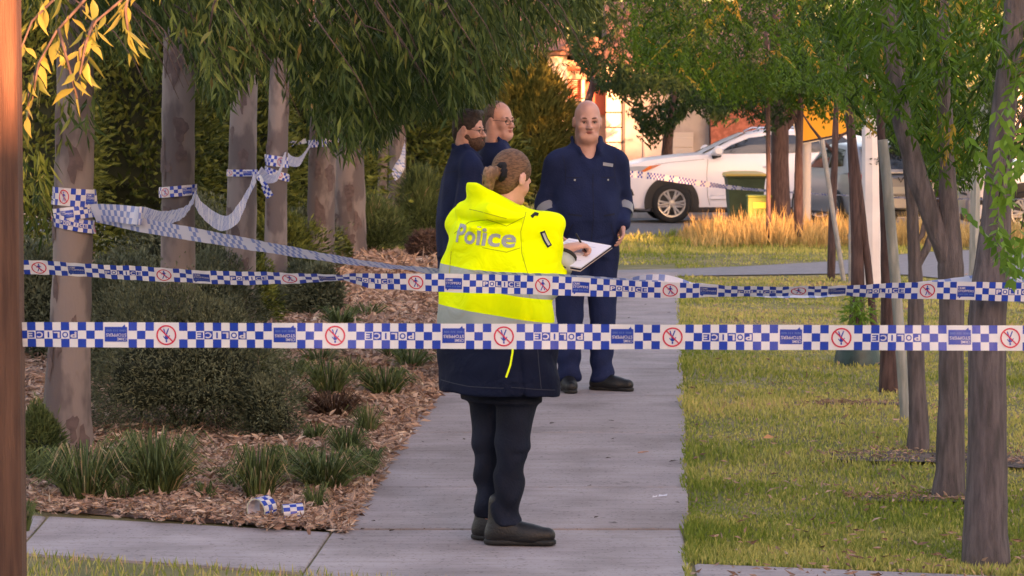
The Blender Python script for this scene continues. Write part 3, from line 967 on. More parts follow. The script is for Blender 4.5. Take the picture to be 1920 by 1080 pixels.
for lab, x, y, d, w, h, sd in hspec:
    shrub('screen_shrub', lab, 'shrub', x, y, d, w * 1.25, h * 1.1, 15000, 0.004 * d, 0.0012 * d, HEDG, sd, group=HG, lump=0.22, depth=0.7)
shrub('wattle_bush', 'golden topped feathery bush beside the house, catching the evening sun', 'bush', 995, 372, 60, 150, 285, 16000, 0.26, 0.035, GOLD, 330, depth=0.9, up=0.9, lump=0.2)
shrub('wattle_bush', 'smaller golden bush half hidden behind the gum leaves', 'bush', 900, 372, 62, 130, 300, 9000, 0.26, 0.035, GOLD, 331, depth=0.9, up=0.9, lump=0.25)

# grass-like tufts
def tuft(lab, x, y, w_px, h_px, n, seed, group='strappy grass tufts in the bark chips', m_=TUFT, wd=0.008, lean=0.55):
    p = gnd(x, y)
    d = p.y
    t = thing('grass_tuft', lab, 'grass tuft', (p.x, p.y, float(gz(p.y)) + 0.01), 0, group)
    r = np.random.default_rng(seed)
    hw, h = w_px / 2 / F * d, h_px / F * d
    rr = hw * 0.35 * np.sqrt(r.random(n)); a = r.uniform(0, 6.283, n) + 0.5 * np.sin(seed)
    base = np.stack([rr * np.cos(a), rr * np.sin(a), 0 * rr], 1)
    out = np.stack([np.cos(a), np.sin(a), 0 * a], 1) * (hw * (0.25 + 0.75 * r.random(n)) )[:, None]
    hh = h * (0.45 + 0.65 * r.random(n))
    p1 = base + out * 0.30 + np.stack([0 * a, 0 * a, hh * 0.62], 1)
    p2 = base + out * 0.72 + np.stack([0 * a, 0 * a, hh], 1)
    p3 = base + out * 1.10 + np.stack([0 * a, 0 * a, hh * (0.55 + 0.4 * r.random(n))], 1)
    s = nrm(np.cross(out, np.array([0, 0, 1.0])) + r.normal(0, .2, (n, 3))) * wd * (d / 13) * 0.5
    V = np.stack([base - s, base + s, p1 - s, p1 + s, p2 - s * .7, p2 + s * .7, p3, p3 + s * .1], 1).reshape(-1, 3)
    o = np.arange(n)[:, None] * 8
    Q = np.concatenate([o + [0, 1, 3, 2], o + [2, 3, 5, 4], o + [4, 5, 7, 6]])
    rn = np.clip(0.45 + r.normal(0, .30, n), 0, 1)
    link('blades', npmesh('blades', V, Q, m_, rnd=np.tile(rn, 3)), t)
    return t
for i, a in enumerate([
 ('wide dark green tuft in front of the first gum trunk', 160, 948, 200, 105, 420),
 ('tall arching tuft with dead straw blades under the rounded shrub', 292, 940, 190, 120, 520),
 ('small tuft just left of the wide dark one, beside the post', 75, 915, 90, 70, 160),
 ('upright green tuft behind the tape rolls', 485, 950, 120, 105, 380),
 ('small tuft touching the bark edge left of the tape rolls', 385, 950, 50, 40, 80),
 ('dark spreading tuft nearest the footpath edge', 610, 928, 170, 80, 420),
 ('low tuft on the footpath side of the dark spreading one', 680, 905, 80, 60, 160),
 ('green tuft above the spreading one with bark around it', 652, 865, 80, 60, 180),
 ('small bright tuft right of the low shrub', 592, 838, 60, 40, 110),
 ('dark tuft in the middle of the bed', 618, 752, 100, 70, 260),
 ('yellow green tuft in the bed close to the walking edge', 722, 752, 110, 60, 240),
 ('pale grassy tuft at the top of the rounded shrub', 480, 728, 120, 70, 260),
 ('wispy tuft between the pale grassy one and the dark middle one', 545, 722, 90, 45, 140),
 ('wispy straw tuft under the lower tape', 770, 700, 90, 45, 120),
 ('tuft in the bark just below the upper tape', 640, 618, 90, 40, 120),
 ('short tuft beside the officer, left of her jacket', 790, 640, 60, 30, 80),
]):
    tuft(a[0], a[1], a[2], a[3], a[4], a[5], 400 + i)
_tr = random.Random(8)
_names = ['thin ragged tuft', 'tiny straw tipped tuft', 'sprawling thin tuft', 'small dusty green tuft', 'flattened tuft']
_spots = [(120, 900, 'behind the wide dark tuft'), (420, 905, 'under the right side of the rounded shrub'), (560, 870, 'under the low shrub wing'), (530, 905, 'above the tape rolls'), (590, 965, 'just right of the tape rolls'),
          (700, 870, 'on the footpath edge above the dark spreading tuft'), (690, 820, 'halfway down the bark by the footpath'), (560, 770, 'left of the withered plant'), (660, 720, 'behind the dark middle tuft'), (600, 690, 'under the lower tape by the pale grassy tuft'),
          (740, 680, 'close to the officer below the tape'), (690, 600, 'between the two tapes in the bark'), (450, 930, 'left of the tape rolls'), (230, 950, 'between the two large front tufts')]
for _i, (_x, _y, _w) in enumerate(_spots):
    tuft(_names[_i % 5] + ' ' + _w, _x, _y, _tr.uniform(50, 110), _tr.uniform(25, 60), int(_tr.uniform(60, 170)), 470 + _i, wd=.006)
tuft('withered dark red plant in the bark chips', 625, 790, 110, 50, 260, 450, None, mat('withered blade', (0.04, 0.02, 0.018), 0.8, (0.13, 0.09, 0.06), attr='rnd', lo=0, hi=1), 0.010)
tuft('weedy green clump at the very left edge of the crossing path', 44, 1000, 60, 60, 90, 451, None)

# sapling in the dark tub
t = thing('sapling', 'leafy sapling with green and yellow leaves growing out of the dark tub', 'sapling', tuple(gnd(1608, 684)))
P = gnd(1608, 684)
P_, V, Q, rn = cloud((0, 0, 0.36), (0.11, 0.1, 0.13), 240, 0.06, 0.016, PINN, 460, shell=0.9, droop=0.9)
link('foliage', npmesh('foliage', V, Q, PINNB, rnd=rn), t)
MB().tube([(0, 0, 0.05), (0.01, 0, .25), (0, .01, .45)], [.008, .006, .004], 6).tube([(0.03, 0, 0.05), (-0.02, 0, .38)], [.006, .003], 6).build('stem', TWIG, t)
TUB = mat('dark teal plastic', (0.012, 0.035, 0.042), 0.45, (0.02, 0.055, 0.06), 12, 0.2, 60)
o = MB().lathe([(0.0, 0.004), (0.165, 0.004), (0.16, 0.05), (0.14, 0.13), (0.135, 0.15), (0.12, 0.15), (0.12, 0.12), (0.0, 0.12)], 28).build('plant_tub', TUB, None, True, (P.x, P.y, float(gz(P.y))))
tag(o, 'low dark teal plastic tub on the lawn under the lower tape', 'tub')
shade_auto(o)

# far tree line and distance
r_ = np.random.default_rng(77)
n = 60000
Pd = np.stack([r_.uniform(-40, 46, n), 86 + 6 * r_.random(n), 8.5 * r_.random(n)], 1)
top = 6.0 + 1.6 * pnoise(Pd * [1, 0, 0], 0.5, 9)
k = (Pd[:, 2] < top) & ~((np.abs(Pd[:, 0] - 14.4) < 0.55) & (Pd[:, 2] > 2.2) & (Pd[:, 2] < 3.8)) & ~((np.abs(Pd[:, 0] - 15.6) < 0.3) & (Pd[:, 2] < 1.9))
Pd = Pd[k]; n = len(Pd)
V, Q = leaf_arrays(Pd, r_.normal(size=(n, 3)), 0.5, 0.22, 0.1, 78)
tag(link('distant_trees', npmesh('distant_trees', V, Q, FARL, rnd=np.clip(0.3 + 0.3 * pnoise(Pd, 1.0, 3) + r_.normal(0, .15, n), 0, 1))),
    'distant belt of dark trees closing the view beyond the houses', 'trees', kind='stuff')
# ------------------------------------------------------------------ posts, poles, stakes
WOOD = mat('weathered post timber', (0.075, 0.036, 0.026), 0.8, (0.14, 0.068, 0.045), 6, 0.5, 30, stretch=(8, 8, 0.5), lo=0.35, hi=0.65)
pp = at(-22, 540, 8.62)
o = MB().box(-0.1, 0.1, -0.05, 0.05, -0.3, 3.4, 0.006).build('timber_post', WOOD, None, False, (pp.x, 8.62, 0))
tag(o, 'square brown timber post at the left edge with the police tapes tied to it', 'post')
for x_, d_, lb_ in ((3490, 8.62, 'brown timber post outside the frame on the right holding the front tape'), (3400, 11.5, 'brown timber post outside the frame on the right holding the twisted tape')):
    q_ = at(x_, 540, d_)
    o = MB().box(-0.05, 0.05, -0.05, 0.05, -0.3, 1.5, 0.006).build('timber_post', WOOD, None, False, (q_.x, d_ + .06, 0))
    tag(o, lb_, 'post')
PALE = mat('pale pole paint', (0.60, 0.56, 0.58), 0.55, (0.68, 0.64, 0.66), 3, 0.1, 40)
GREYST = mat('grey stake', (0.20, 0.22, 0.215), 0.8, (0.30, 0.31, 0.30), 8, 0.3, 40, stretch=(4, 4, .6))
WHITEST = mat('pale stake', (0.26, 0.26, 0.26), 0.7, (0.34, 0.33, 0.33), 8, 0.2, 40)

def pole_obj(name, lab, cat, poly, d, m_, n=12, group=None, smooth_=True, ztop=None):
    p0 = at(poly[0][0], poly[0][1], d)
    base = (p0.x, d, float(gz(d)))
    m = MB()
    pts = [at(x, y, d) - Vector(base) for x, y, w in poly]
    m.tube(pts, [w / 2 / F * d for x, y, w in poly], n)
    o = m.build(name, m_, None, smooth_, base)
    if smooth_: shade_auto(o, 50)
    return tag(o, lab, cat, group)
o = pole_obj('power_pole', 'wide pale octagonal street pole with dark scribbled marks, partly behind the leaves', 'pole',
         [(1634, 556, 38), (1634, 300, 36), (1633, 100, 34), (1632, -900, 28)], 27.6, PALE, 8, smooth_=False)
MARK = mat('marker ink', (0.03, 0.035, 0.03), 0.8)
m = MB()
r = random.Random(3)
for i in range(14):
    a, z = r.uniform(-0.055, 0.05), 1.29 + r.choice([0, 0, 0.02, -.02, .04]) + r.uniform(-.01, .01)
    m.box(a, a + r.uniform(.004, .018), -0.0935, -0.0905, z, z + r.uniform(.004, .014))
for i in range(4):
    m.box(-0.06 + i * .011, -0.056 + i * .011, -0.0935, -0.0905, 1.52 + .04 * (i % 2), 1.535 + .04 * (i % 2))
m.build('scribbled_mark', MARK, o)
pole_obj('tree_stake', 'grey tree stake leaning left beside the dark street tree', 'stake', [(1701, 814, 21), (1680, 540, 20), (1664, 350, 20), (1655, 262, 19)], 16.3, GREYST, 10, 'stakes supporting the street trees')
pole_obj('tree_stake', 'pale stake leaning in a thin V against the slender dark tree', 'stake', [(1583, 532, 9), (1562, 400, 9), (1541, 262, 10)], 30.2, WHITEST, 8, 'stakes supporting the street trees')
o = pole_obj('tree_stake', 'upright pale pipe with a collar, just left of the wide pale pole', 'stake', [(1597, 534, 13), (1597, 445, 12), (1599, 255, 11)], 29.8, WHITEST, 10, 'stakes supporting the street trees')
MB().lathe([(0.036, 0), (0.042, .005), (0.042, .05), (0.036, .055)], 12, c=(0, 0, 0.46)).build('collar', WHITEST, o)
pole_obj('tree_stake', 'green grey square stake standing left of the stout right edge trunk', 'stake', [(1826, 545, 20), (1828, 400, 19), (1831, 225, 17)], 26, GREYST, 4, 'stakes supporting the street trees', False)

# ------------------------------------------------------------------ police tape
TW = mat('tape white', (0.72, 0.70, 0.74), 0.35, spec=0.5, trans=0.25)
TB = mat('tape blue', (0.008, 0.05, 0.42), 0.35, spec=0.5, trans=0.1)
TR = mat('tape red', (0.60, 0.015, 0.06), 0.4)
TL = mat('tape light blue', (0.16, 0.27, 0.62), 0.4)
TPW = mat('backlit reverse white', (0.62, 0.62, 0.74), 0.3, spec=0.6, trans=0.3)  # paler reverse print with the backlit wash put into the colour
TPB = mat('backlit reverse blue', (0.20, 0.27, 0.56), 0.3, spec=0.6, trans=0.3)
CELL = 0.02533

def text2d(s, h, bold=0.02, sx=1.0):
    c = bpy.data.curves.new('t', 'FONT')
    c.body = s
    c.size = 1.0
    c.offset = bold
    c.resolution_u = 3
    o = bpy.data.objects.new('t', c); COL.objects.link(o)
    bpy.context.view_layer.update()
    me = bpy.data.meshes.new_from_object(o.evaluated_get(bpy.context.evaluated_depsgraph_get()))
    V = np.array([v.co[:2] for v in me.vertices]); Fs = [tuple(p.vertices) for p in me.polygons]
    bpy.data.objects.remove(o); bpy.data.curves.remove(c); bpy.data.meshes.remove(me)
    V = V - V.min(0)
    hh = V[:, 1].max()
    V = V / hh * h
    V[:, 0] *= sx
    return V, Fs

def dec_items():
    """printed items in tape units (u along, v 0..3) : list of (V2, faces, material index)"""
    it = []
    # police letters, cells 3..8 of the 11 cell block that starts at u=6
    for i, ch in enumerate('POLICE'):
        V, Fs = text2d(ch, 0.72, 0.03)
        w = V[:, 0].max()
        sx = 0.72 / w if ch != 'I' else 0.2 / w
        V = V * [sx, 1]
        u0 = 6 + 3 + i + 0.5 - V[:, 0].max() / 2
        it.append((V + [u0, 1.14], Fs, 0 if i % 2 == 0 else 1))
    # crime stoppers panel, cells 3..5
    def bx(a, b, c, d, m_):
        nx, ny = 9, 4
        V = np.array([(a + (c - a) * i / nx, b + (d - b) * j / ny) for j in range(ny + 1) for i in range(nx + 1)])
        it.append((V, [(j * (nx + 1) + i, j * (nx + 1) + i + 1, (j + 1) * (nx + 1) + i + 1, (j + 1) * (nx + 1) + i) for j in range(ny) for i in range(nx)], m_))
    bx(3.15, 0.55, 5.8, 2.3, 1)
    it.append((np.array([(3.35, 0.56), (3.75, 0.56), (3.45, 0.25)]), [(0, 2, 1)], 1))
    V, Fs = text2d('CRIME', 0.34, 0.01); V *= [1.1 / V[:, 0].max(), 1]; it.append((V + [3.25, 1.82], Fs, 0))
    V, Fs = text2d('STOPPERS', 0.38, 0.01); V *= [2.4 / V[:, 0].max(), 1]; it.append((V + [3.25, 1.32], Fs, 0))
    V, Fs = text2d('1800 333 000', 0.24, 0.0); V *= [2.3 / V[:, 0].max(), 1]; it.append((V + [3.3, 0.86], Fs, 3))
    # no entry sign, cells 17..19
    cx, cy = 18.5, 1.5
    n = 28
    # walking figure
    def poly(pts, m_=1):
        it.append((np.array(pts) * [1, 1] + [cx, cy], [tuple(range(len(pts)))], m_))
    poly([(-.10, .62), (.0, .52), (.10, .62), (.10, .80), (0, .88), (-.10, .80)])
    poly([(-.22, .45), (-.06, -.08), (.16, -.08), (.16, .50), (0, .54)])
    poly([(-.05, -.02), (-.34, -.80), (-.20, -.82), (.06, -.20)])
    poly([(.04, -.02), (.26, -.78), (.40, -.74), (.17, -.02)])
    poly([(-.18, .44), (-.44, .06), (-.36, .0), (-.12, .30)])
    poly([(.14, .48), (.40, .18), (.34, .10), (.12, .32)])
    ring = [(math.cos(2 * math.pi * k / n) * q + cx, math.sin(2 * math.pi * k / n) * q + cy) for q in (1.02, 1.20) for k in range(n)]
    it.append((np.array(ring), [(k, (k + 1) % n, n + (k + 1) % n, n + k) for k in range(n)], 2))
    c, s = math.cos(math.radians(-45)), math.sin(math.radians(-45))
    bar = [(-1.06, -.08), (1.06, -.08), (1.06, .08), (-1.06, .08)]
    it.append((np.array([(a * c - b * s + cx, a * s + b * c + cy) for a, b in bar]), [(0, 1, 2, 3)], 2))
    return it
DEC = dec_items()

def is_blue(c, r):
    """c column 0..19 of the period, r row 0 bottom, 1 middle, 2 top"""
    if c < 3:
        return (c + r) % 2 == 0
    if c < 6:
        return False
    if c < 17:
        k = c - 6
        if r == 1:
            return k % 2 == 1
        return k % 2 == 0
    return False

class Tape:
    def __init__(s, pts, tilt=None, flip=False, u0=0.0, width=3 * CELL, ripple=0.0, seed=0, fold=None, grain=2):
        P = np.array([tuple(p) for p in pts], float)
        # Catmull-Rom resample
        out, tl = [], []
        tilt = tilt if tilt is not None else [0] * len(P)
        m = len(P)
        for i in range(m - 1):
            p0, p1, p2, p3 = P[max(i - 1, 0)], P[i], P[i + 1], P[min(i + 2, m - 1)]
            ns = max(6, int(np.linalg.norm(p2 - p1) / CELL * 3))
            for k in range(ns):
                t = k / ns
                out.append(0.5 * ((2 * p1) + (-p0 + p2) * t + (2 * p0 - 5 * p1 + 4 * p2 - p3) * t * t + (-p0 + 3 * p1 - 3 * p2 + p3) * t ** 3))
                tl.append(tilt[i] * (1 - t) + tilt[i + 1] * t)
        out.append(P[-1]); tl.append(tilt[-1])
        C = np.array(out)
        seg = np.linalg.norm(np.diff(C, axis=0), axis=1)
        s.s = np.concatenate([[0], np.cumsum(seg)]) / CELL
        s.C, s.tl = C, np.radians(np.array(tl))
        s.len = s.s[-1]
        s.flip, s.u0, s.w, s.rip, s.seed = flip, u0, width, ripple, seed
    def frame(s, u):
        u = np.asarray(u, float)
        c = np.stack([np.interp(u, s.s, s.C[:, k]) for k in range(3)], -1)
        c2 = np.stack([np.interp(u + 0.5, s.s, s.C[:, k]) for k in range(3)], -1)
        c1 = np.stack([np.interp(u - 0.5, s.s, s.C[:, k]) for k in range(3)], -1)
        T = nrm(c2 - c1)
        tl = np.interp(u, s.s, s.tl)
        Z = np.array([0.0, 0, 1.0])
        up = nrm(Z - T * (T @ Z)[..., None])
        sd = np.cross(T, up)                 # pointing to -Y or so when T is +X
        w = up * np.cos(tl)[..., None] + sd * np.sin(tl)[..., None]
        nn = np.cross(w, T)
        nn = nrm(nn)
        return c, w, nn
    def map(s, u, v, off=0.0):
        """u in cells from the start, v 0..3"""
        c, w, nn = s.frame(u)
        k = ((np.asarray(v) - 1.5) / 3.0 * s.w)[..., None]
        rp = s.rip * (np.sin(u * 0.9 + s.seed) * 0.5 + np.sin(u * 0.37 + v * 0.8 + s.seed * 2) + 0.5 * np.sin(u * 2.3 + v))
        return c + w * k + nn * (np.asarray(rp)[..., None] * (1 if np.ndim(rp) else 1)) - nn * off
    def build(s, name, parent=None, decals=True, pale=False):
        n = int(s.len) - 1
        fr = (s.u0 * 2) % 1.0 / 2
        us = np.arange(2 * n + 1) / 2 - fr + 0.5
        vs = np.array([0, 1, 2, 3.0])
        U, Vv = np.meshgrid(us, vs, indexing='ij')
        P = s.map(U.ravel(), Vv.ravel())
        Q, M = [], []
        for i in range(2 * n):
            for r_ in range(3):
                Q.append((i * 4 + r_, i * 4 + 4 + r_, i * 4 + 5 + r_, i * 4 + 1 + r_))
                c = int(math.floor(us[i] + s.u0 + 0.25))
                if s.flip:
                    cc, rr = (-c - 1) % 20, 2 - r_
                else:
                    cc, rr = c % 20, r_
                M.append(1 if is_blue(cc, rr) else 0)
        o = link(name, npmesh(name, P, np.array(Q), [TPW, TPB, TR, TL] if pale else [TW, TB, TR, TL], mi=M), parent)
        if decals:
            Vs, Fs, Ms = [], [], []
            k0, k1 = int((s.u0) // 20) - 1, int((s.u0 + n) // 20) + 1
            for per in range(k0, k1 + 1):
                for V2, F2, mi in DEC:
                    if s.flip:
                        uu = 20 - V2[:, 0] + per * 20 - s.u0; vv = 3 - V2[:, 1]
                    else:
                        uu = V2[:, 0] + per * 20 - s.u0; vv = V2[:, 1]
                    if uu.min() < 0 or uu.max() > n: continue
                    base = len(Vs)
                    off = 0.0012 if mi == 1 else 0.0024
                    Pw = s.map(uu, vv, off)
                    Vs += [tuple(p) for p in Pw]
                    Fs += [tuple(base + q for q in f) for f in F2]
                    Ms += [mi] * len(F2)
            if Vs:
                me = pymesh('printed_lettering', Vs, Fs, [TW, TB, TR, TL], False, Ms)
                link('printed_lettering', me, o)
        return o

# front tape, upside down; sign centres at photo x 313 + 317.6 k
D1 = 8.62
y0 = lambda x: 627 + (x - 40) * 5.5 / 1880
pts = [at(x, y0(x) + 1.5 * math.sin(math.pi * (x + 30) / 3500), D1 + 0.004 * (i % 2)) for i, x in enumerate(range(-45, 3520, 105))]
tp = Tape(pts, tilt=[9 * math.sin(i * 1.7) + 5 * math.sin(i * .6) for i in range(len(pts))], flip=True, ripple=0.0009, seed=1)
# place the print: sign centre of flipped period sits 1.5 cells after the period start
x_start = -45
u_sign = (313 - x_start) / F * D1 / CELL
tp.u0 = (1.5 - u_sign) % 20
o = tp.build('police_tape')
tag(o, 'taut blue and white checked police tape nearest the camera, its lettering upside down', 'tape')

# middle tape, twisted, lettering upright
D2 = 11.55
mp_ = [(-40, 498, 46), (60, 501, 42), (200, 509, 40), (400, 520, 42), (560, 522, 52), (640, 520, 74), (700, 527, 35), (790, 529, 20), (900, 532, 5), (1020, 535, 5), (1160, 541, 22),
       (1260, 544, 35), (1370, 546, 50), (1480, 546, 62), (1600, 545, 50), (1720, 545, 28), (1800, 545, 15), (1920, 548, 12), (2060, 550, 10), (2600, 545, 14), (3400, 540, 8)]
pts = [at(x, y, D2 - 0.00012 * (x - 40)) for x, y, a in mp_]
tp = Tape(pts, tilt=[a for x, y, a in mp_], ripple=0.0022, seed=4)
u_sign = (1022 + 40) / F * D2 / CELL
tp.u0 = (18.5 - u_sign) % 20
o = tp.build('police_tape')
tag(o, 'twisted middle police tape crossing in front of the officer, its lettering upright', 'tape')

# long sagging tape from the first gum tree to the right
T1D = 14.6
mp_ = [(176, 402, 14.7, 10), (260, 421, 14.4, 12), (350, 437, 14.1, 22), (480, 460, 13.7, 36), (640, 487, 13.1, 56), (740, 500, 12.6, 70), (830, 510, 12.15, 62), (940, 516, 11.8, 64), (1060, 521, 11.68, 66),
       (1180, 527, 11.6, 70), (1300, 538, 11.6, -68), (1420, 549, 11.6, -66), (1520, 551, 11.6, -72), (1640, 545, 11.6, -76), (1780, 530, 11.6, -68), (1860, 521, 11.6, -62), (1940, 516, 11.6, -55), (2060, 512, 11.6, -50), (2600, 510, 11.6, -40), (3400, 505, 11.6, -30)]
pts = [at(x, y, d) for x, y, d, a in mp_]
tp = Tape(pts, tilt=[a for *_, a in mp_], ripple=0.0015, seed=9, u0=7)
o = tp.build('police_tape', decals=False, pale=True)
tag(o, 'long sagging police tape from the first gum tree to the right edge, nearly edge on', 'tape')
# a twin strand beside it near the first tree
mp_ = [(172, 398, 14.66, 25), (215, 400, 14.5, 10), (252, 404, 14.4, -20), (268, 405, 14.35, 15), (300, 410, 15.2, 30), (345, 398, 16.6, 25), (366, 366, 17.86, 10)]
o = Tape([at(x, y, d) for x, y, d, a in mp_], tilt=[a for *_, a in mp_], ripple=0.0025, seed=5, u0=3, width=3.6 * CELL).build('police_tape', pale=True, decals=False)
tag(o, 'short drooping police tape strung between the first and second gum trunks', 'tape')
mp_ = [(364, 362, 17.9, 10), (376, 390, 18.6, -5), (405, 414, 19.4, 5), (425, 418, 19.9, 12), (445, 402, 20.4, -10), (466, 362, 21.0, 10), (480, 326, 21.2, 5)]
o = Tape([at(x, y, d) for x, y, d, a in mp_], tilt=[a for *_, a in mp_], ripple=0.0015, seed=6, u0=13, width=4.2 * CELL).build('police_tape', pale=True, decals=False)
tag(o, 'deep hanging loop of police tape between the second and third gum trunks', 'tape')
mp_ = [(484, 322, 21.2, 30), (498, 334, 22.3, 60), (520, 330, 23.9, 10), (534, 296, 24.8, 0), (545, 302, 25.6, 25), (562, 302, 27, 5), (576, 282, 28.8, 20), (584, 266, 30.7, 10)]
o = Tape([at(x, y, d) for x, y, d, a in mp_], tilt=[a for *_, a in mp_], ripple=0.0015, seed=7, u0=2, width=3.6 * CELL).build('police_tape', pale=True, decals=False)
tag(o, 'curling police tape between the slim gum trunk and the pale one under the leaves', 'tape')
mp_ = [(625, 262, 30.8, 10), (650, 268, 33, 35), (690, 262, 38, 10), (728, 258, 42.8, 5)]
o = Tape([at(x, y, d) for x, y, d, a in mp_], tilt=[a for *_, a in mp_], ripple=0.008, seed=8, u0=2).build('police_tape', decals=False)
tag(o, 'farthest stretch of tree tape half hidden behind the hanging gum leaves', 'tape')
mp_ = [(759, 254, 43.2, 0), (758, 280, 43.1, 5), (752, 306, 43.0, 10), (742, 326, 43.0, 0), (735, 331, 43.0, 0)]
tt = Tape([at(x, y, d) for x, y, d, a in mp_], ripple=0.002, seed=8, u0=3, width=6 * CELL)
o = tt.build('police_tape', decals=False, pale=True)
tag(o, 'loose tail of tape dangling against the mottled far gum trunk', 'tape')
mp_ = [(482, 326, 21.1, 0), (494, 345, 21.2, 20), (500, 358, 21.2, -10), (510, 374, 21.2, 10)]
o = Tape([at(x, y, d) for x, y, d, a in mp_], ripple=0.004, seed=2, u0=1, width=2.2 * CELL).build('police_tape', decals=False)
tag(o, 'short knotted tape tail hanging beside the third gum trunk', 'tape')
mp_ = [(340, 281, 34, 30), (400, 283, 34, 20), (440, 281, 34, 25), (535, 271, 34, 40), (580, 262, 34, 25)]
o = Tape([at(x, y, d) for x, y, d, a in mp_], tilt=[a for *_, a in mp_], ripple=0.01, seed=3, u0=1).build('police_tape', decals=False)
tag(o, 'thin stretch of police tape far behind the second and third gum trunks', 'tape')
# far tape across the white car
mp_ = [(1080, 318, 46, 0), (1168, 325, 46, 0), (1230, 331, 46, 5), (1290, 340, 46, 20), (1350, 349, 46, 45), (1420, 356, 46, 66), (1490, 361, 45.6, 72), (1560, 365, 46, 76), (1740, 372, 46, 76), (1960, 374, 46, 76)]
o = Tape([at(x, y, d) for x, y, d, a in mp_], tilt=[a for *_, a in mp_], ripple=0.004, seed=3, u0=1, width=4 * CELL).build('police_tape', decals=False)
tag(o, 'far police tape stretched along the road in front of the white car', 'tape')

def wrap(lab, i, yc, hcells, tilt_px=0, seed=0, u0=0, crumple=0.004, d_over=None):
    """tape wound round gum trunk i at photo row yc"""
    t, poly, d = gum_trees[i]
    ys_ = [p[1] for p in poly][::-1]
    xc = np.interp(yc, ys_, [p[0] for p in poly][::-1]); w = np.interp(yc, ys_, [p[2] for p in poly][::-1])
    c = at(xc, yc, d); rr = w / 2 / F * d + 0.012
    pts = []
    for k in range(33):
        a = math.pi * (1.15 - 2.3 * k / 32) + math.pi / 2 * 0
        pts.append((c.x - math.sin(a) * rr * 1.0, c.y - math.cos(a) * rr, c.z + tilt_px / F * d * math.sin(a) / 1.0))
    T = Tape(pts, ripple=crumple, seed=seed, u0=u0, width=hcells * CELL)
    o = T.build('police_tape', decals=True)
    return tag(o, lab, 'tape')
wrap('upper band of police tape round the first gum trunk, folded and crumpled', 0, 369, 3.6, 3, 1, 4, 0.004)
wrap('lower bunched band of police tape round the first gum trunk', 0, 399, 2.6, -5, 2, 9, 0.007)
wrap('slack third turn of police tape below the bunched band on the first gum trunk', 0, 418, 2.6, 8, 5, 15, 0.006)
wrap('checked band of police tape round the second gum trunk', 1, 358, 2.6, -3, 3, 5, 0.003)
wrap('narrow checked band of police tape round the third gum trunk', 2, 324, 2.0, 0, 4, 6, 0.002)
wrap('crumpled band of police tape round the slim gum trunk', 3, 302, 3.6, 3, 6, 2, 0.006)
wrap('second lower turn of police tape drooping on the slim gum trunk', 3, 326, 2.6, 8, 7, 2, 0.006)
wrap('checked band of police tape round the pale gum trunk', 4, 268, 3.2, -2, 8, 12, 0.003)

# ---- tape rolls on the bark
CARD = mat('cardboard core', (0.45, 0.42, 0.50), 0.7)
CARDE = mat('roll edge', (0.50, 0.50, 0.38), 0.7)
def tape_roll(lab, x, y, d, rot, R=0.056, wd=0.075):
    t = thing('tape_roll', lab, 'roll', tuple(at(x, y, d)), 0, 'rolls of police tape lying on the bark')
    t.rotation_euler = rot
    n = 40
    V, Q, M = [], [], []
    for i in range(4):
        for k in range(n):
            a = 2 * math.pi * k / n
            V.append((R * math.cos(a), -wd / 2 + wd * i / 3, R * math.sin(a)))
    for i in range(3):
        for k in range(n):
            j = (k + 1) % n
            Q.append((i * n + k, i * n + j, (i + 1) * n + j, (i + 1) * n + k))
            M.append((k // 3 + i) % 2)
    link('printed_layer', npmesh('printed_layer', V, Q, [TW, TB], mi=M, smooth_=True), t)
    m = MB()
    m.lathe([(R * .985, -wd / 2), (R * .99, -wd / 2 - .001), (R * .90, -wd / 2 - .0012), (R * .89, -wd / 2)], n, 'y')
    m.lathe([(R * .985, wd / 2), (R * .99, wd / 2 + .001), (R * .90, wd / 2 + .0012), (R * .89, wd / 2)], n, 'y')
    m.build('roll_edge', CARDE, t, True)
    m = MB(); m.lathe([(R * .895, -wd / 2), (R * .895, wd / 2), (R * .86, wd / 2), (R * .86, -wd / 2)], n, 'y', closed=True)
    m.build('cardboard_core', CARD, t, True)
    return t
p = gnd(490, 986)
tape_roll('open roll of checked police tape lying on its side, its white core facing us', 491, 955, p.y, (math.radians(4), 0, math.radians(-38)), 0.056)
tape_roll('smaller roll of checked police tape lying flat beside the open one', 549, 962, gnd(550, 986).y, (math.radians(3), math.radians(8), math.radians(-78)), 0.042, 0.088)

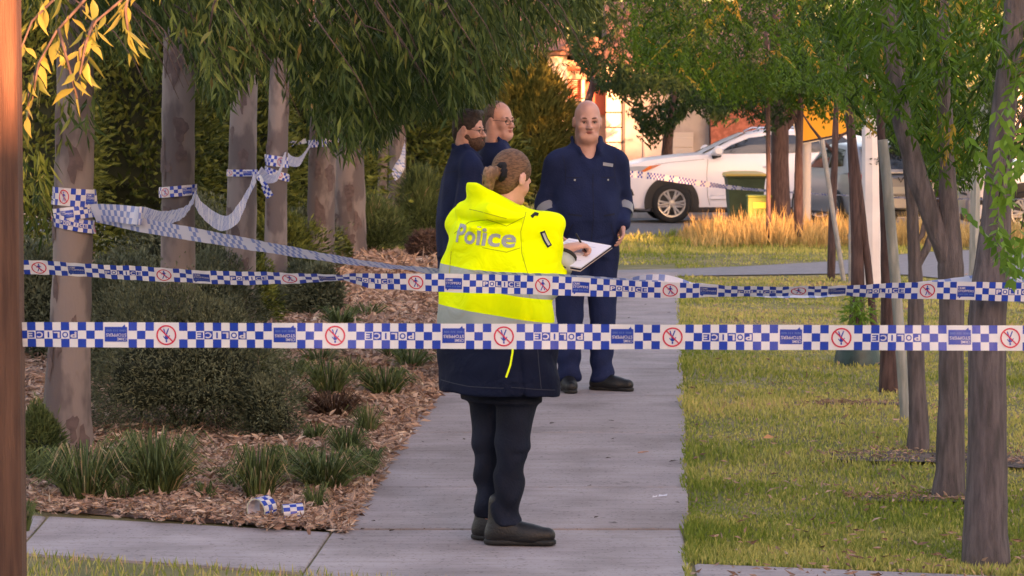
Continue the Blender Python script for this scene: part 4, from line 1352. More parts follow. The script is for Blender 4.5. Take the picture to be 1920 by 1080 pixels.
# ------------------------------------------------------------------ signed distance modelling for people
class Field:
    def __init__(s, lo, hi, h):
        s.lo = np.array(lo, float); s.h = h
        s.n = np.ceil((np.array(hi) - s.lo) / h).astype(int) + 1
        s.v = np.full(s.n, 1.0, np.float32)
        s.ax = [s.lo[k] + np.arange(s.n[k]) * h for k in range(3)]
    def sub(s, lo, hi):
        a = np.clip(np.floor((np.array(lo) - s.lo) / s.h).astype(int), 0, s.n)
        b = np.clip(np.ceil((np.array(hi) - s.lo) / s.h).astype(int) + 1, 0, s.n)
        sl = tuple(slice(a[k], b[k]) for k in range(3))
        X, Y, Z = np.meshgrid(*[s.ax[k][sl[k]] for k in range(3)], indexing='ij')
        return sl, X, Y, Z
    def comb(s, sl, d, k, mode='u'):
        a = s.v[sl]
        if a.size == 0: return
        d = d.astype(np.float32)
        if mode == 'u':
            if k > 0:
                h = np.clip(0.5 + 0.5 * (a - d) / k, 0, 1)
                s.v[sl] = a * (1 - h) + d * h - k * h * (1 - h)
            else:
                s.v[sl] = np.minimum(a, d)
        else:                                   # subtract
            if k > 0:
                h = np.clip(0.5 - 0.5 * (a + d) / k, 0, 1)
                s.v[sl] = a * (1 - h) + (-d) * h + k * h * (1 - h)
            else:
                s.v[sl] = np.maximum(a, -d)
    def cone(s, a, b, ra, rb, k=0.02, mode='u', sq=None):
        a, b = np.array(a, float), np.array(b, float)
        m = max(ra, rb) + k + 0.03
        sl, X, Y, Z = s.sub(np.minimum(a, b) - m, np.maximum(a, b) + m)
        ab = b - a
        t = np.clip(((X - a[0]) * ab[0] + (Y - a[1]) * ab[1] + (Z - a[2]) * ab[2]) / max(ab @ ab, 1e-9), 0, 1)
        dx, dy, dz = X - a[0] - t * ab[0], Y - a[1] - t * ab[1], Z - a[2] - t * ab[2]
        if sq is not None:                      # sq = (axis vector, factor): thinner along that axis
            ax = np.array(sq[0], float); ax /= np.linalg.norm(ax)
            q = dx * ax[0] + dy * ax[1] + dz * ax[2]
            f = (1 / sq[1] - 1)
            dx, dy, dz = dx + ax[0] * q * f, dy + ax[1] * q * f, dz + ax[2] * q * f
        s.comb(sl, np.sqrt(dx * dx + dy * dy + dz * dz) - (ra + (rb - ra) * t), k, mode)
        return s
    def ell(s, c, r, R=None, k=0.015, mode='u'):
        c, r = np.array(c, float), np.array(r, float)
        m = r.max() + k + 0.02
        sl, X, Y, Z = s.sub(c - m, c + m)
        x, y, z = X - c[0], Y - c[1], Z - c[2]
        if R is not None:
            x, y, z = R[0][0] * x + R[1][0] * y + R[2][0] * z, R[0][1] * x + R[1][1] * y + R[2][1] * z, R[0][2] * x + R[1][2] * y + R[2][2] * z
        q = np.sqrt((x / r[0]) ** 2 + (y / r[1]) ** 2 + (z / r[2]) ** 2)
        g = np.sqrt((x / r[0] ** 2) ** 2 + (y / r[1] ** 2) ** 2 + (z / r[2] ** 2) ** 2)
        s.comb(sl, q * (q - 1) / np.maximum(g, 1e-6), k, mode)
        return s
    def loft(s, prof, yaw=0.0, k=0.03, mode='u', hollow=0, cx=0.0, cy=0.0):
        """prof rows: z, centre x, centre y, radius across, radius front-back"""
        P = np.array(sorted(prof), float)
        m = P[:, 3:5].max() + abs(P[:, 1:3]).max() + 0.08
        sl, X, Y, Z = s.sub([cx - m, cy - m, P[0, 0] - .04 - k], [cx + m, cy + m, P[-1, 0] + .04 + k])
        g = lambda j: np.interp(Z, P[:, 0], P[:, j])
        x, y = X - cx - g(1), Y - cy - g(2)
        c, w = math.cos(yaw), math.sin(yaw)
        x, y = c * x + w * y, -w * x + c * y
        rx, ry = g(3), g(4)
        q = np.sqrt((x / rx) ** 2 + (y / ry) ** 2)
        gg = np.sqrt((x / rx ** 2) ** 2 + (y / ry ** 2) ** 2)
        d = q * (q - 1) / np.maximum(gg, 1e-5)
        d = np.where(q < 0.2, -np.minimum(rx, ry) * 0.8, d)
        d = np.maximum(d, np.maximum(P[0, 0] - Z, Z - P[-1, 0]))
        s.comb(sl, d, k, mode)
        return s
    def half(s, nv, dd, k=0.0):
        """cut away the side where n.p > dd"""
        X, Y, Z = np.meshgrid(*s.ax, indexing='ij')
        q = X * nv[0] + Y * nv[1] + Z * nv[2] - dd
        s.v = np.maximum(s.v, q.astype(np.float32))
        return s
    def noise(s, amp, f, seed=0, zr=None, stretch=(1, 1, 1)):
        idx = np.argwhere(np.abs(s.v) < 0.03)
        P = s.lo + idx * s.h
        a = pnoise(P * np.array(stretch), f, seed) * amp
        if zr is not None:
            a = a * ((P[:, 2] > zr[0]) & (P[:, 2] < zr[1]))
        s.v[tuple(idx.T)] += a.astype(np.float32)
        return s
    def fold(s, fn):
        idx = np.argwhere(np.abs(s.v) < 0.035)
        P = s.lo + idx * s.h
        s.v[tuple(idx.T)] += fn(P).astype(np.float32)
        return s
    def mesh(s, name, mats, iters=2):
        v = s.v
        # close at the borders
        v[0], v[-1] = 1, 1; v[:, 0], v[:, -1] = 1, 1; v[:, :, 0], v[:, :, -1] = 1, 1
        ins = v < 0
        n = s.n - 1
        c = [ins[i:i + n[0], j:j + n[1], k:k + n[2]] for i in (0, 1) for j in (0, 1) for k in (0, 1)]
        cnt = sum(x.astype(np.int8) for x in c)
        act = (cnt > 0) & (cnt < 8)
        ids = np.argwhere(act)
        num = np.full(tuple(n), -1, np.int32)
        num[tuple(ids.T)] = np.arange(len(ids))
        acc = np.zeros((len(ids), 3)); w = np.zeros(len(ids))
        corners = [(i, j, k) for i in (0, 1) for j in (0, 1) for k in (0, 1)]
        for a in range(8):
            for b in range(a + 1, 8):
                A, B = np.array(corners[a]), np.array(corners[b])
                if np.abs(A - B).sum() != 1: continue
                va = v[tuple((ids + A).T)]; vb = v[tuple((ids + B).T)]
                m = (va < 0) != (vb < 0)
                t = va[m] / (va[m] - vb[m])
                acc[m] += A + (B - A) * t[:, None]
                w[m] += 1
        V = s.lo + (ids + acc / w[:, None]) * s.h
        Fs = []
        for ax in range(3):
            u, q = [(1, 2), (2, 0), (0, 1)][ax]
            sh = np.array(s.n); 
            sl0 = [slice(1, -1)] * 3; sl1 = [slice(1, -1)] * 3
            sl0[ax] = slice(0, -1); sl1[ax] = slice(1, None)
            a0, a1 = ins[tuple(sl0)], ins[tuple(sl1)]
            for sign in (0, 1):
                m = (a0 & ~a1) if sign == 0 else (~a0 & a1)
                e = np.argwhere(m)
                off = np.array([1, 1, 1]); off[ax] = 0
                e = e + off
                eu = np.zeros(3, int); eu[u] = 1
                eq = np.zeros(3, int); eq[q] = 1
                quad = [num[tuple((e - eu - eq).T)], num[tuple((e - eq).T)], num[tuple(e.T)], num[tuple((e - eu).T)]]
                if sign: quad = quad[::-1]
                Fs.append(np.stack(quad, 1))
        Fs = np.concatenate(Fs)
        Fs = Fs[(Fs >= 0).all(1)]
        for _ in range(iters):
            S = np.zeros_like(V); C = np.zeros(len(V))
            for a in range(4):
                i, j = Fs[:, a], Fs[:, (a + 1) % 4]
                np.add.at(S, i, V[j]); np.add.at(C, i, 1); np.add.at(S, j, V[i]); np.add.at(C, j, 1)
            V = V * 0.5 + 0.5 * S / np.maximum(C, 1)[:, None]
        return npmesh(name, V, Fs, mats, smooth_=True)

def rotm(yaw=0.0, pitch=0.0, roll=0.0):
    """local to world: roll about y, pitch about x (positive bows a figure that faces -y), then yaw about z"""
    return (Matrix.Rotation(yaw, 3, 'Z') @ Matrix.Rotation(pitch, 3, 'X') @ Matrix.Rotation(roll, 3, 'Y'))

SKIN = mat('skin', (0.52, 0.27, 0.22), 0.5, (0.66, 0.38, 0.32), 14, 0.1, 200, lo=0.3, hi=0.7)
SKIN2 = mat('shaded skin', (0.50, 0.27, 0.22), 0.5, (0.60, 0.34, 0.28), 14, 0.1, 200, lo=0.3, hi=0.7)
LIP = mat('lips', (0.40, 0.13, 0.12), 0.5)
EYEW = mat('eye white', (0.36, 0.31, 0.30), 0.4)
IRIS = mat('iris', (0.03, 0.03, 0.035), 0.3)
HAIRG = mat('brown hair', (0.09, 0.045, 0.025), 0.6, (0.19, 0.10, 0.055), 60, 0.5, 300, stretch=(1, 1, 3))
HAIRB = mat('dark hair', (0.018, 0.012, 0.010), 0.6, (0.05, 0.032, 0.026), 60, 0.5, 300)
HAIRS = mat('short greying hair', (0.10, 0.065, 0.055), 0.7, (0.18, 0.12, 0.10), 60, 0.4, 300)
STUB = mat('brow hair', (0.14, 0.075, 0.06), 0.8)
BEARD = mat('beard hair', (0.06, 0.032, 0.024), 0.8, (0.12, 0.07, 0.05), 90, 0.5, 300)
NAVY = mat('navy coverall cloth', (0.008, 0.015, 0.055), 0.85, (0.014, 0.025, 0.085), 5, 0.35, 90, spec=0.2, lo=0.35, hi=0.65)
NAVYD = mat('dark navy trousers', (0.005, 0.008, 0.018), 0.85, (0.009, 0.014, 0.030), 5, 0.35, 90, spec=0.2)
SEAMM = mat('seam thread', (0.008, 0.012, 0.035), 0.9)
BOOT = mat('black boot leather', (0.006, 0.006, 0.007), 0.5, (0.012, 0.012, 0.013), 12, 0.3, 120)
SOLE = mat('boot sole', (0.010, 0.010, 0.010), 0.7)
REFL = mat('grey reflective tape', (0.24, 0.25, 0.29), 0.4)
TEE = mat('grey t-shirt', (0.42, 0.42, 0.48), 0.9)

def head_prims(f, c, R, sc=1.0, heavy=0.0, skull=1.0, ears=(1, 1), jaw=0.0):
    """a head whose face looks along R @ (0,-1,0); c is the middle of the skull"""
    c = Vector(c)
    def W(x, y, z): return tuple(c + R @ (Vector((x, y, z)) * sc))
    Rm = [[R[i][j] for j in range(3)] for i in range(3)]
    E = lambda p, r, k=0.012, mode='u': f.ell(W(*p), [q * sc for q in r], Rm, k * sc, mode)
    C = lambda a, b, ra, rb, k=0.012, mode='u': f.cone(W(*a), W(*b), ra * sc, rb * sc, k * sc, mode)
    E((0, .012, .028), (.077, .096, .092))                     # skull
    E((0, -.022, -.02), (.066 + heavy * .008, .070, .085))     # face
    E((0, -.038, -.075), (.046 + heavy * .012, .050, .045 + jaw), .02)   # jaw
    C((-.028 - heavy * .006, -.068, -.088), (.028 + heavy * .006, -.068, -.088), .022, .022, .02)  # chin
    if heavy: E((0, -.035, -.105), (.050, .050, .032), .03)    # jowls
    E((-.040, -.058, -.030), (.024, .026, .028), .02); E((.040, -.058, -.030), (.024, .026, .028), .02)   # cheeks
    C((-.042, -.074, .014), (.042, -.074, .014), .013, .013, .014)      # brow ridge
    E((-.031, -.092, -.006), (.019, .016, .011), .007, 's'); E((.031, -.092, -.006), (.019, .016, .011), .007, 's')   # sockets
    C((0, -.084, .006), (0, -.113, -.034), .009, .0130, .008)  # nose
    E((-.014, -.100, -.039), (.011, .012, .009), .005); E((.014, -.100, -.039), (.011, .012, .009), .005)
    for s_ in (-1, 1):
        C((s_ * .022, -.098, -.042), (s_ * .036, -.088, -.070), .0035, .003, .006, 's')
        C((s_ * .018, -.093, -.020), (s_ * .040, -.086, -.022), .004, .003, .006, 's')
    C((-.022, -.088, -.064), (.022, -.088, -.064), .0085, .0085, .008)  # lips volume
    C((-.026, -.0965, -.0655), (.026, -.0965, -.0655), .0034, .0034, .003, 's')
    for s_, on in ((-1, ears[0]), (1, ears[1])):
        if on:
            E((s_ * .082, .008, -.012), (.011, .021, .033), .006)
            E((s_ * .092, .003, -.010), (.006, .012, .021), .004, 's')
    return W

def head_bits(t, W, R, sc, brows=STUB, glasses=None, blink=1.0):
    """eyes, brows, lips, glasses as children"""
    q = R.to_4x4()
    for s_ in (-1, 1):
        m = MB(); m.lathe([(0, -.0118), (.0055, -.0106), (.0095, -.0072), (.0118, 0), (.009, .007), (0, .0118)], 14, 'y')
        o = m.build('eye', EYEW, t, True)
        o.matrix_local = Matrix.Translation(W(s_ * .031, -.0745, -.005)) @ q @ Matrix.Scale(sc, 4)
        m = MB(); m.lathe([(0, -.0128), (.0035, -.0122), (.0052, -.0112), (.0055, -.0100)], 12, 'y')
        i = m.build('iris', IRIS, o, True)
        m = MB()   # upper lid
        m.tube([(-.014, -.0085, .0015), (-.007, -.0125, .0065), (.002, -.0135, .0075), (.010, -.011, .0045), (.0145, -.007, .0005)], [.0022, .0034, .0036, .0034, .0022], 6)
        m.build('eyelid', mat('eyelid skin', (0.17, 0.085, 0.07), 0.6), o, True)
        m = MB()
        m.tube([(s_ * .014, 0, 0), (s_ * .026, -.002, .004), (s_ * .038, .002, .004), (s_ * .048, .010, -.001)], [.0032, .0052, .0048, .002], 6, sq=0.7)
        b = m.build('eyebrow', brows, t, True)
        b.matrix_local = Matrix.Translation(W(0, -.0875, .0165)) @ q @ Matrix.Scale(sc, 4)
    m = MB()
    m.tube([(-.026, .005, 0), (-.012, -.002, .0022), (0, -.003, .0012), (.012, -.002, .0022), (.026, .005, 0)], [.001, .0036, .0038, .0036, .001], 8)
    m.tube([(-.018, .004, -.005), (-.008, -.001, -.0066), (.008, -.001, -.0066), (.018, .004, -.005)], [.001, .0040, .0040, .001], 8)
    o = m.build('lips', LIP, t, True)
    o.matrix_local = Matrix.Translation(W(0, -.0955, -.0635)) @ q @ Matrix.Scale(sc, 4)
    if glasses:
        m = MB()
        for s_ in (-1, 1):
            ring = [(s_ * .033 + .025 * math.cos(a), -.1 + .002 * abs(math.cos(a)), -.006 + .017 * math.sin(a)) for a in [2 * math.pi * k / 20 for k in range(21)]]
            m.tube(ring, .0018, 5, False)
            m.tube([(s_ * .058, -.098, 0), (s_ * .076, -.07, 0), (s_ * .080, .0, .004)], .0019, 5)
        m.tube([(-.009, -.101, -.002), (0, -.104, .0), (.009, -.101, -.002)], .0018, 5)
        o = m.build('glasses', mat('glasses frame', (0.015, 0.012, 0.012), 0.3), t, True)
        o.matrix_local = Matrix.Translation(W(0, 0, 0)) @ q @ Matrix.Scale(sc, 4)

def hand_prims(f, wr, dirv, palmn, side, sc=1.0, curl=0.5, k=0.004):
    """wrist point, pointing direction, palm normal, thumb side sign; five bent fingers"""
    w = Vector(wr); d = Vector(dirv).normalized(); n = (Vector(palmn) - Vector(palmn).dot(d) * d).normalized(); s = d.cross(n) * side
    P = lambda a, b, c: tuple(w + (d * a + s * b + n * c) * sc)
    f.cone(P(-.02, 0, 0), P(.03, 0, 0), .024 * sc, .027 * sc, .01, sq=(n, .68))
    for b in (-.022, 0, .022):
        f.cone(P(.01, b * .8, 0), P(.085, b * 1.1, 0), .015 * sc, .0125 * sc, .012)
    for b, L in ((-.031, .062), (-.0105, .078), (.0105, .084), (.031, .074)):
        a0 = (.088, b, 0)
        c1 = curl * .9
        a1 = (a0[0] + L * .45 * math.cos(c1), b * 1.05, L * .45 * math.sin(c1))
        c2 = c1 + curl * 1.2
        a2 = (a1[0] + L * .30 * math.cos(c2), b * 1.05, a1[2] + L * .30 * math.sin(c2))
        c3 = c2 + curl
        a3 = (a2[0] + L * .25 * math.cos(c3), b, a2[2] + L * .25 * math.sin(c3))
        f.cone(P(*a0), P(*a1), .0098 * sc, .0088 * sc, .004); f.cone(P(*a1), P(*a2), .0088 * sc, .0078 * sc, .003); f.cone(P(*a2), P(*a3), .0078 * sc, .0068 * sc, .003)
    f.cone(P(.02, .025, .004), P(.052, .050, .018), .0145 * sc, .0115 * sc, .008)
    f.cone(P(.052, .050, .018), P(.080, .052, .034), .0112 * sc, .0088 * sc, .004)

def boot(t, pos, yaw, sc=1.0, laces=True, high=0.12, name='boot'):
    m = Matrix.Translation(pos) @ Matrix.Rotation(yaw, 4, 'Z') @ Matrix.Scale(sc, 4)     # toe points -y locally
    f = Field((-.07, -.23, .0), (.07, .11, high + .05), .0065)
    f.cone((0, .025, .045), (0, .025, high - .03), .038, .033, .02)
    f.cone((0, .03, .035), (0, -.10, .030), .042, .040, .03)
    f.cone((0, .0, .075), (0, -.11, .035), .036, .030, .03)
    f.cone((0, -.09, .034), (.006, -.165, .036), .040, .030, .02)
    f.half((0, 0, -1), -.012)
    o = link(name, f.mesh(name, BOOT, 2), t)
    o.matrix_local = m
    f = Field((-.08, -.24, -.01), (.08, .11, .05), .0065)
    f.cone((0, .035, .012), (0, -.0, .012), .043, .041, .02); f.cone((0, 0, .012), (.004, -.16, .014), .040, .038, .02)
    f.half((0, 0, 1), .022); f.half((0, 0, -1), -.001)
    s_ = link('sole', f.mesh('sole', SOLE, 1), o)
    if laces:
        mb = MB()
        for i in range(4):
            y = -.025 - i * .02; z = .102 - i * .0125
            mb.tube([(-.022, y + .006, z - .006), (0, y, z + .004), (.022, y - .004, z - .006)], .0022, 5)
        mb.tube([(0, -.03, .105), (.02, -.055, .085), (.032, -.085, .055)], .0018, 5)
        mb.build('laces', SOLE, o, True)
    return o
# ------------------------------------------------------------------ people
def bvh_of(o):
    me = o.data
    co = np.empty(len(me.vertices) * 3); me.vertices.foreach_get('co', co)
    return BVHTree.FromPolygons([Vector(v) for v in co.reshape(-1, 3)], [tuple(p.vertices) for p in me.polygons])

def project(bv, V2, Fs, origin, ux, uz, dirv, off, m_, name, parent, cuts=1):
    """lay flat print (V2 in metres, u along ux, v along uz) on a surface along dirv"""
    bm = bmesh.new()
    vs = [bm.verts.new((v[0], v[1], 0)) for v in V2]
    for f in Fs:
        try: bm.faces.new([vs[i] for i in f])
        except ValueError: pass
    if cuts:
        bmesh.ops.subdivide_edges(bm, edges=[e for e in bm.edges if e.calc_length() > 0.012], cuts=cuts, use_grid_fill=False)
        bmesh.ops.triangulate(bm, faces=bm.faces[:])
    origin, ux, uz, dirv = Vector(origin), Vector(ux), Vector(uz), Vector(dirv).normalized()
    for v in bm.verts:
        p = origin + ux * v.co.x + uz * v.co.y
        h, nrm_, _, _ = bv.ray_cast(p, dirv, 3.0)
        v.co = (h - dirv * off) if h is not None else p + dirv * 0.5
    me = bpy.data.meshes.new(name)
    bm.to_mesh(me); bm.free()
    me.materials.append(m_)
    return link(name, me, parent)

def strip2(pts, w):
    """flat ribbon through 2D points"""
    V, Fs = [], []
    n = len(pts)
    out = []
    for i in range(n - 1):
        for k in range(6):
            t = k / 6
            out.append((pts[i][0] * (1 - t) + pts[i + 1][0] * t, pts[i][1] * (1 - t) + pts[i + 1][1] * t))
    out.append(pts[-1])
    for i, p in enumerate(out):
        a, b = out[max(i - 1, 0)], out[min(i + 1, len(out) - 1)]
        dx, dy = b[0] - a[0], b[1] - a[1]
        l = math.hypot(dx, dy) or 1
        V += [(p[0] - dy / l * w / 2, p[1] + dx / l * w / 2), (p[0] + dy / l * w / 2, p[1] - dx / l * w / 2)]
    return V, [(2 * i, 2 * i + 1, 2 * i + 3, 2 * i + 2) for i in range(len(out) - 1)]

# ---- the officer in the high visibility jacket
SW = 448.0
DW = 12.05
W0 = Vector(((935 - 960) / F * DW, DW, float(gz(DW)) + 0.016))
officer = thing('person', 'woman officer in a yellow police jacket, hair tied back, writing on a clipboard', 'person', W0)
def wp(x, y, dy=0.0):
    return ((x - 935) / SW, dy, (1030 - y) / SW)
YB = math.radians(-40)
Rw, Fw = Vector((math.cos(YB), math.sin(YB), 0)), Vector((-math.sin(YB), math.cos(YB), 0))

hm = bpy.data.materials.new('hi vis jacket cloth')
hm.use_nodes = True
nt = hm.node_tree; N, L = nt.nodes, nt.links
b = N['Principled BSDF']
b.inputs['Roughness'].default_value = 0.8
b.inputs['Specular IOR Level'].default_value = 0.1
tc = N.new('ShaderNodeTexCoord'); sp = N.new('ShaderNodeSeparateXYZ')
L.new(tc.outputs['Object'], sp.inputs[0])
ma = N.new('ShaderNodeMath'); ma.operation = 'MULTIPLY_ADD'
L.new(sp.outputs[0], ma.inputs[0]); ma.inputs[1].default_value = 0.139; L.new(sp.outputs[2], ma.inputs[2])
rp = N.new('ShaderNodeValToRGB'); rp.color_ramp.interpolation = 'CONSTANT'
els = rp.color_ramp.elements
NV, YL, SV = (0.006, 0.010, 0.028, 1), (0.80, 1.0, 0.001, 1), (0.36, 0.40, 0.37, 1)
els[0].position = 0.0; els[0].color = NV
els[1].position = 0.869 / 2; els[1].color = SV
for p_, c_ in ((0.967 / 2, YL), (1.062 / 2, SV), (1.135 / 2, YL)):
    e = els.new(p_); e.color = c_
mh = N.new('ShaderNodeMath'); mh.operation = 'MULTIPLY'; mh.inputs[1].default_value = 0.5
L.new(ma.outputs[0], mh.inputs[0]); L.new(mh.outputs[0], rp.inputs[0]); L.new(rp.outputs[0], b.inputs['Base Color'])
nz = N.new('ShaderNodeTexNoise'); nz.inputs['Scale'].default_value = 6; nz.inputs['Detail'].default_value = 3; nz.inputs['Distortion'].default_value = 1.2
bp = N.new('ShaderNodeBump'); bp.inputs['Strength'].default_value = 0.7; bp.inputs['Distance'].default_value = 0.03
L.new(tc.outputs['Object'], nz.inputs[0]); L.new(nz.outputs[0], bp.inputs['Height']); L.new(bp.outputs[0], b.inputs['Normal'])
HIVIS = hm
YELLOW = mat('yellow cloth', YL[:3], 0.6, bump=0.3, bscale=20)
SILVER = mat('silver reflective', (0.40, 0.43, 0.41), 0.45)

f = Field((-.34, -.36, .60), (.36, .34, 1.60), .0075)
f.loft([(.635, 0, 0, .283, .205), (.75, 0, 0, .283, .200), (.85, 0, 0, .282, .195), (.96, .0, 0, .280, .19), (1.14, -.015, 0, .262, .175), (1.25, -.02, 0, .240, .165),
        (1.33, -.012, 0, .205, .150), (1.40, 0, 0, .165, .135), (1.46, .01, 0, .12, .12)], YB, 0)
f.cone((.015, -.005, 1.37), (-.028, -.03, 1.49), .150, .100, .03)
f.half((.46, 0, 1), 1.466)
f.half((0, 0, 1), 1.508)
f.cone((.02, .02, 1.42), (-.02, -.005, 1.60), .090, .100, .008, 's')
f.cone((-.15, .02, 1.395), (-.03, -.165, 1.385), .034, .040, .014)      # hood folded on the back
f.cone((-.03, -.165, 1.385), (.10, -.150, 1.365), .040, .026, .014)
f.cone((-.10, -.125, 1.335), (.02, -.165, 1.325), .026, .020, .02)
# right sleeve, nearest
f.cone((.12, -.10, 1.335), (.235, -.085, 1.345), .085, .052, .03)
f.cone((.20, -.09, 1.325), (.205, -.105, 1.085), .080, .066, .025)
f.cone((.205, -.105, 1.085), (.268, -.01, 1.175), .066, .050, .02)
# left sleeve, beyond
f.cone((-.14, .12, 1.34), (-.04, .27, 1.12), .085, .07, .03)
f.cone((-.04, .27, 1.12), (.22, .22, 1.15), .066, .052, .03)
def jfold(P):
    x, y, z = P.T
    a = 0.010 * np.sin(26 * x + 18 * z + 3 * np.sin(9 * z + 4 * y)) * np.clip((1.42 - z) * 4, 0, 1) * np.clip((z - .7) * 3, .25, 1)
    a += 0.009 * pnoise(P * [1, 1, .45], 17, 5) + 0.006 * pnoise(P * [1, 1, .7], 40, 6)
    a += 0.016 * np.exp(-((z - 1.345 - 0.10 * np.abs(x + .02)) / .011) ** 2) * (y < 0) * (x < .10)          # crease under the hood
    a += 0.008 * np.exp(-((x - .115 - .02 * np.sin(z * 9)) / .008) ** 2) * (y < 0) * (z > .9) * (z < 1.28)  # side of the sleeve
    a += 0.012 * np.exp(-((x - (.105 - .10 * (z - .64))) / .007) ** 2) * (y < 0) * (z < .88)               # vent in the hem
    return a
f.fold(jfold)
jk = link('jacket', f.mesh('jacket', HIVIS, 2), officer)
bv = bvh_of(jk)
V, Fs = text2d('Police', 0.078, 0.022)
V = V * [0.275 / V[:, 0].max(), 1]
ang = math.radians(-4)
Vr = np.stack([V[:, 0] * math.cos(ang) - V[:, 1] * math.sin(ang), V[:, 0] * math.sin(ang) + V[:, 1] * math.cos(ang)], 1)
LET = mat('grey jacket lettering', (0.30, 0.33, 0.33), 0.5)
project(bv, Vr, Fs, Vector((-.02, 0, 1.268)) + Rw * -.085 - Fw * .6, Rw, (0, 0, 1), Fw, 0.004, LET, 'police_lettering', jk)
CREASE = mat('yellow seam and crease shade', (0.34, 0.44, 0.0), 0.8)  # darker yellow strips: seams, plus hood creases with their shade painted in
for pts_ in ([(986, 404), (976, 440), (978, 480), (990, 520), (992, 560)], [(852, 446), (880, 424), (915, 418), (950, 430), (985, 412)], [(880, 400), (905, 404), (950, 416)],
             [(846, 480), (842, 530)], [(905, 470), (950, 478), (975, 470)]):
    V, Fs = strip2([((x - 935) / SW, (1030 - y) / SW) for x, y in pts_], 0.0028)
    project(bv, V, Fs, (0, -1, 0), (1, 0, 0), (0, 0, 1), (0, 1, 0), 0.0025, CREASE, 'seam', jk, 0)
HEMS = mat('hem stitching', (0.022, 0.028, 0.05), 0.8)
for pts_ in ([(826, 722), (880, 728), (945, 728)], [(958, 726), (1000, 730), (1040, 734)], [(1006, 640), (1010, 690), (1014, 730)]):
    V, Fs = strip2([((x - 935) / SW, (1030 - y) / SW) for x, y in pts_], 0.003)
    project(bv, V, Fs, (0, -1, 0), (1, 0, 0), (0, 0, 1), (0, 1, 0), 0.0025, HEMS, 'hem_stitch', jk, 0)
# zip piping, shoulder patch, clip
c2 = lambda pts: [((x - 935) / SW, (1030 - y) / SW) for x, y in pts]
V, Fs = strip2(c2([(962, 640), (961, 662), (957, 685), (949, 708)]), 0.008)
project(bv, V, Fs, (0, -1, 0), (1, 0, 0), (0, 0, 1), (0, 1, 0), 0.004, YELLOW, 'vent_piping', jk, 0)
V, Fs = strip2(c2([(1016, 440), (1022, 455), (1030, 468)]), 0.022)
project(bv, V, Fs, (0, -1, 0), (1, 0, 0), (0, 0, 1), (0, 1, 0), 0.003, SEAMM, 'shoulder_patch', jk, 0)
V, Fs = strip2(c2([(1018, 443), (1023, 455), (1029, 465)]), 0.010)
project(bv, V, Fs, (0, -1, 0), (1, 0, 0), (0, 0, 1), (0, 1, 0), 0.005, SILVER, 'patch_badge', jk, 0)
V, Fs = strip2(c2([(996, 413), (1003, 407), (1009, 409)]), 0.012)
project(bv, V, Fs, (0, -1, 0), (1, 0, 0), (0, 0, 1), (0, 1, 0), 0.006, SOLE, 'hood_toggle', jk, 0)
m = MB(); m.tube([(.250, -.035, 1.155), (.276, .002, 1.20)], [.0555, .0505], 18); m.build('cuff', SILVER, officer, True)
m = MB(); m.tube([(.275, .000, 1.198), (.281, .010, 1.212)], [.053, .050], 18); m.build('cuff_trim', SOLE, officer, True)

# her body: one continuous figure
RH = rotm(math.radians(138), math.radians(24), 0)
hc = (.052, .015, 1.536)
f = Field((-.25, -.25, 0.03), (.48, .36, 1.68), .007)
f.loft([(.80, 0, 0, .15, .11), (.95, 0, 0, .16, .12), (1.1, 0, 0, .13, .10), (1.25, 0, 0, .15, .11), (1.34, 0, 0, .16, .10), (1.38, 0, 0, .08, .07)], YB, .03)
f.cone((.0, 0, 1.34), (.040, .012, 1.50), .052, .056, .02)
W = head_prims(f, hc, RH, 0.91)
for a, b_, c_ in (((.12, -.10, 1.33), (.20, -.10, 1.09), (.285, .018, 1.232)), ((-.12, .11, 1.33), (-.03, .26, 1.12), (.26, .22, 1.15))):
    f.cone(a, b_, .045, .038, .02); f.cone(b_, c_, .036, .025, .015)
hand_prims(f, (.283, .018, 1.238), (.55, .25, .12), (.35, .35, -1), 1, .92, 1.0)
hand_prims(f, (.27, .215, 1.15), (.8, -.25, .05), (0, 0, 1), -1, .92, .6)
for s_, kx, ky, ax, ay in ((1, .045, -.05, .028, -.05), (-1, -.052, .07, -.042, .08)):
    f.cone((.06 * s_, -.03 * s_, .82), (kx, ky, .44), .075, .052, .03)
    f.cone((kx, ky, .44), (ax, ay, .06), .048, .034, .02)
body = link('body', f.mesh('body', SKIN, 1), officer)
# hair, scrunchie and ponytail
f = Field((-.12, -.20, 1.40), (.20, .17, 1.68), .0055)
Rm = [[RH[i][j] for j in range(3)] for i in range(3)]
hw = lambda x, y, z: tuple(Vector(hc) + RH @ Vector((x, y, z)))
hs = .92
f.ell(hw(0, .011, .028), (.075, .095, .091), Rm, 0)
f.ell(hw(0, .041, -.032), (.061, .057, .061), Rm, .02)
f.ell(hw(0, -.100, -.035), (.088, .085, .105), Rm, .01, 's')
for s_ in (-1, 1):
    f.ell(hw(s_ * .09, -.028, -.045), (.040, .042, .052), Rm, .006, 's')
f.fold(lambda P: 0.0012 * np.sin(((P - np.array(hc)) @ np.array(RH))[:, 2] * 420 + ((P - np.array(hc)) @ np.array(RH))[:, 0] * 160))
link('hair', f.mesh('hair', HAIRG, 1), officer)
f = Field((-.16, -.22, 1.38), (.10, .04, 1.64), .0055)
f.cone((.004, -.085, 1.562), (-.036, -.100, 1.552), .022, .029, .02)
f.cone((-.036, -.100, 1.552), (-.046, -.085, 1.46), .029, .018, .02)
f.fold(lambda P: 0.003 * np.sin(P[:, 0] * 260 + P[:, 2] * 40) + .002 * np.sin(P[:, 0] * 420 - P[:, 2] * 90))
link('ponytail', f.mesh('ponytail', mat('light brown hair', (0.15, 0.085, 0.05), 0.6, (0.30, 0.18, 0.11), 60, 0.5, 300), 1), officer)
m = MB()
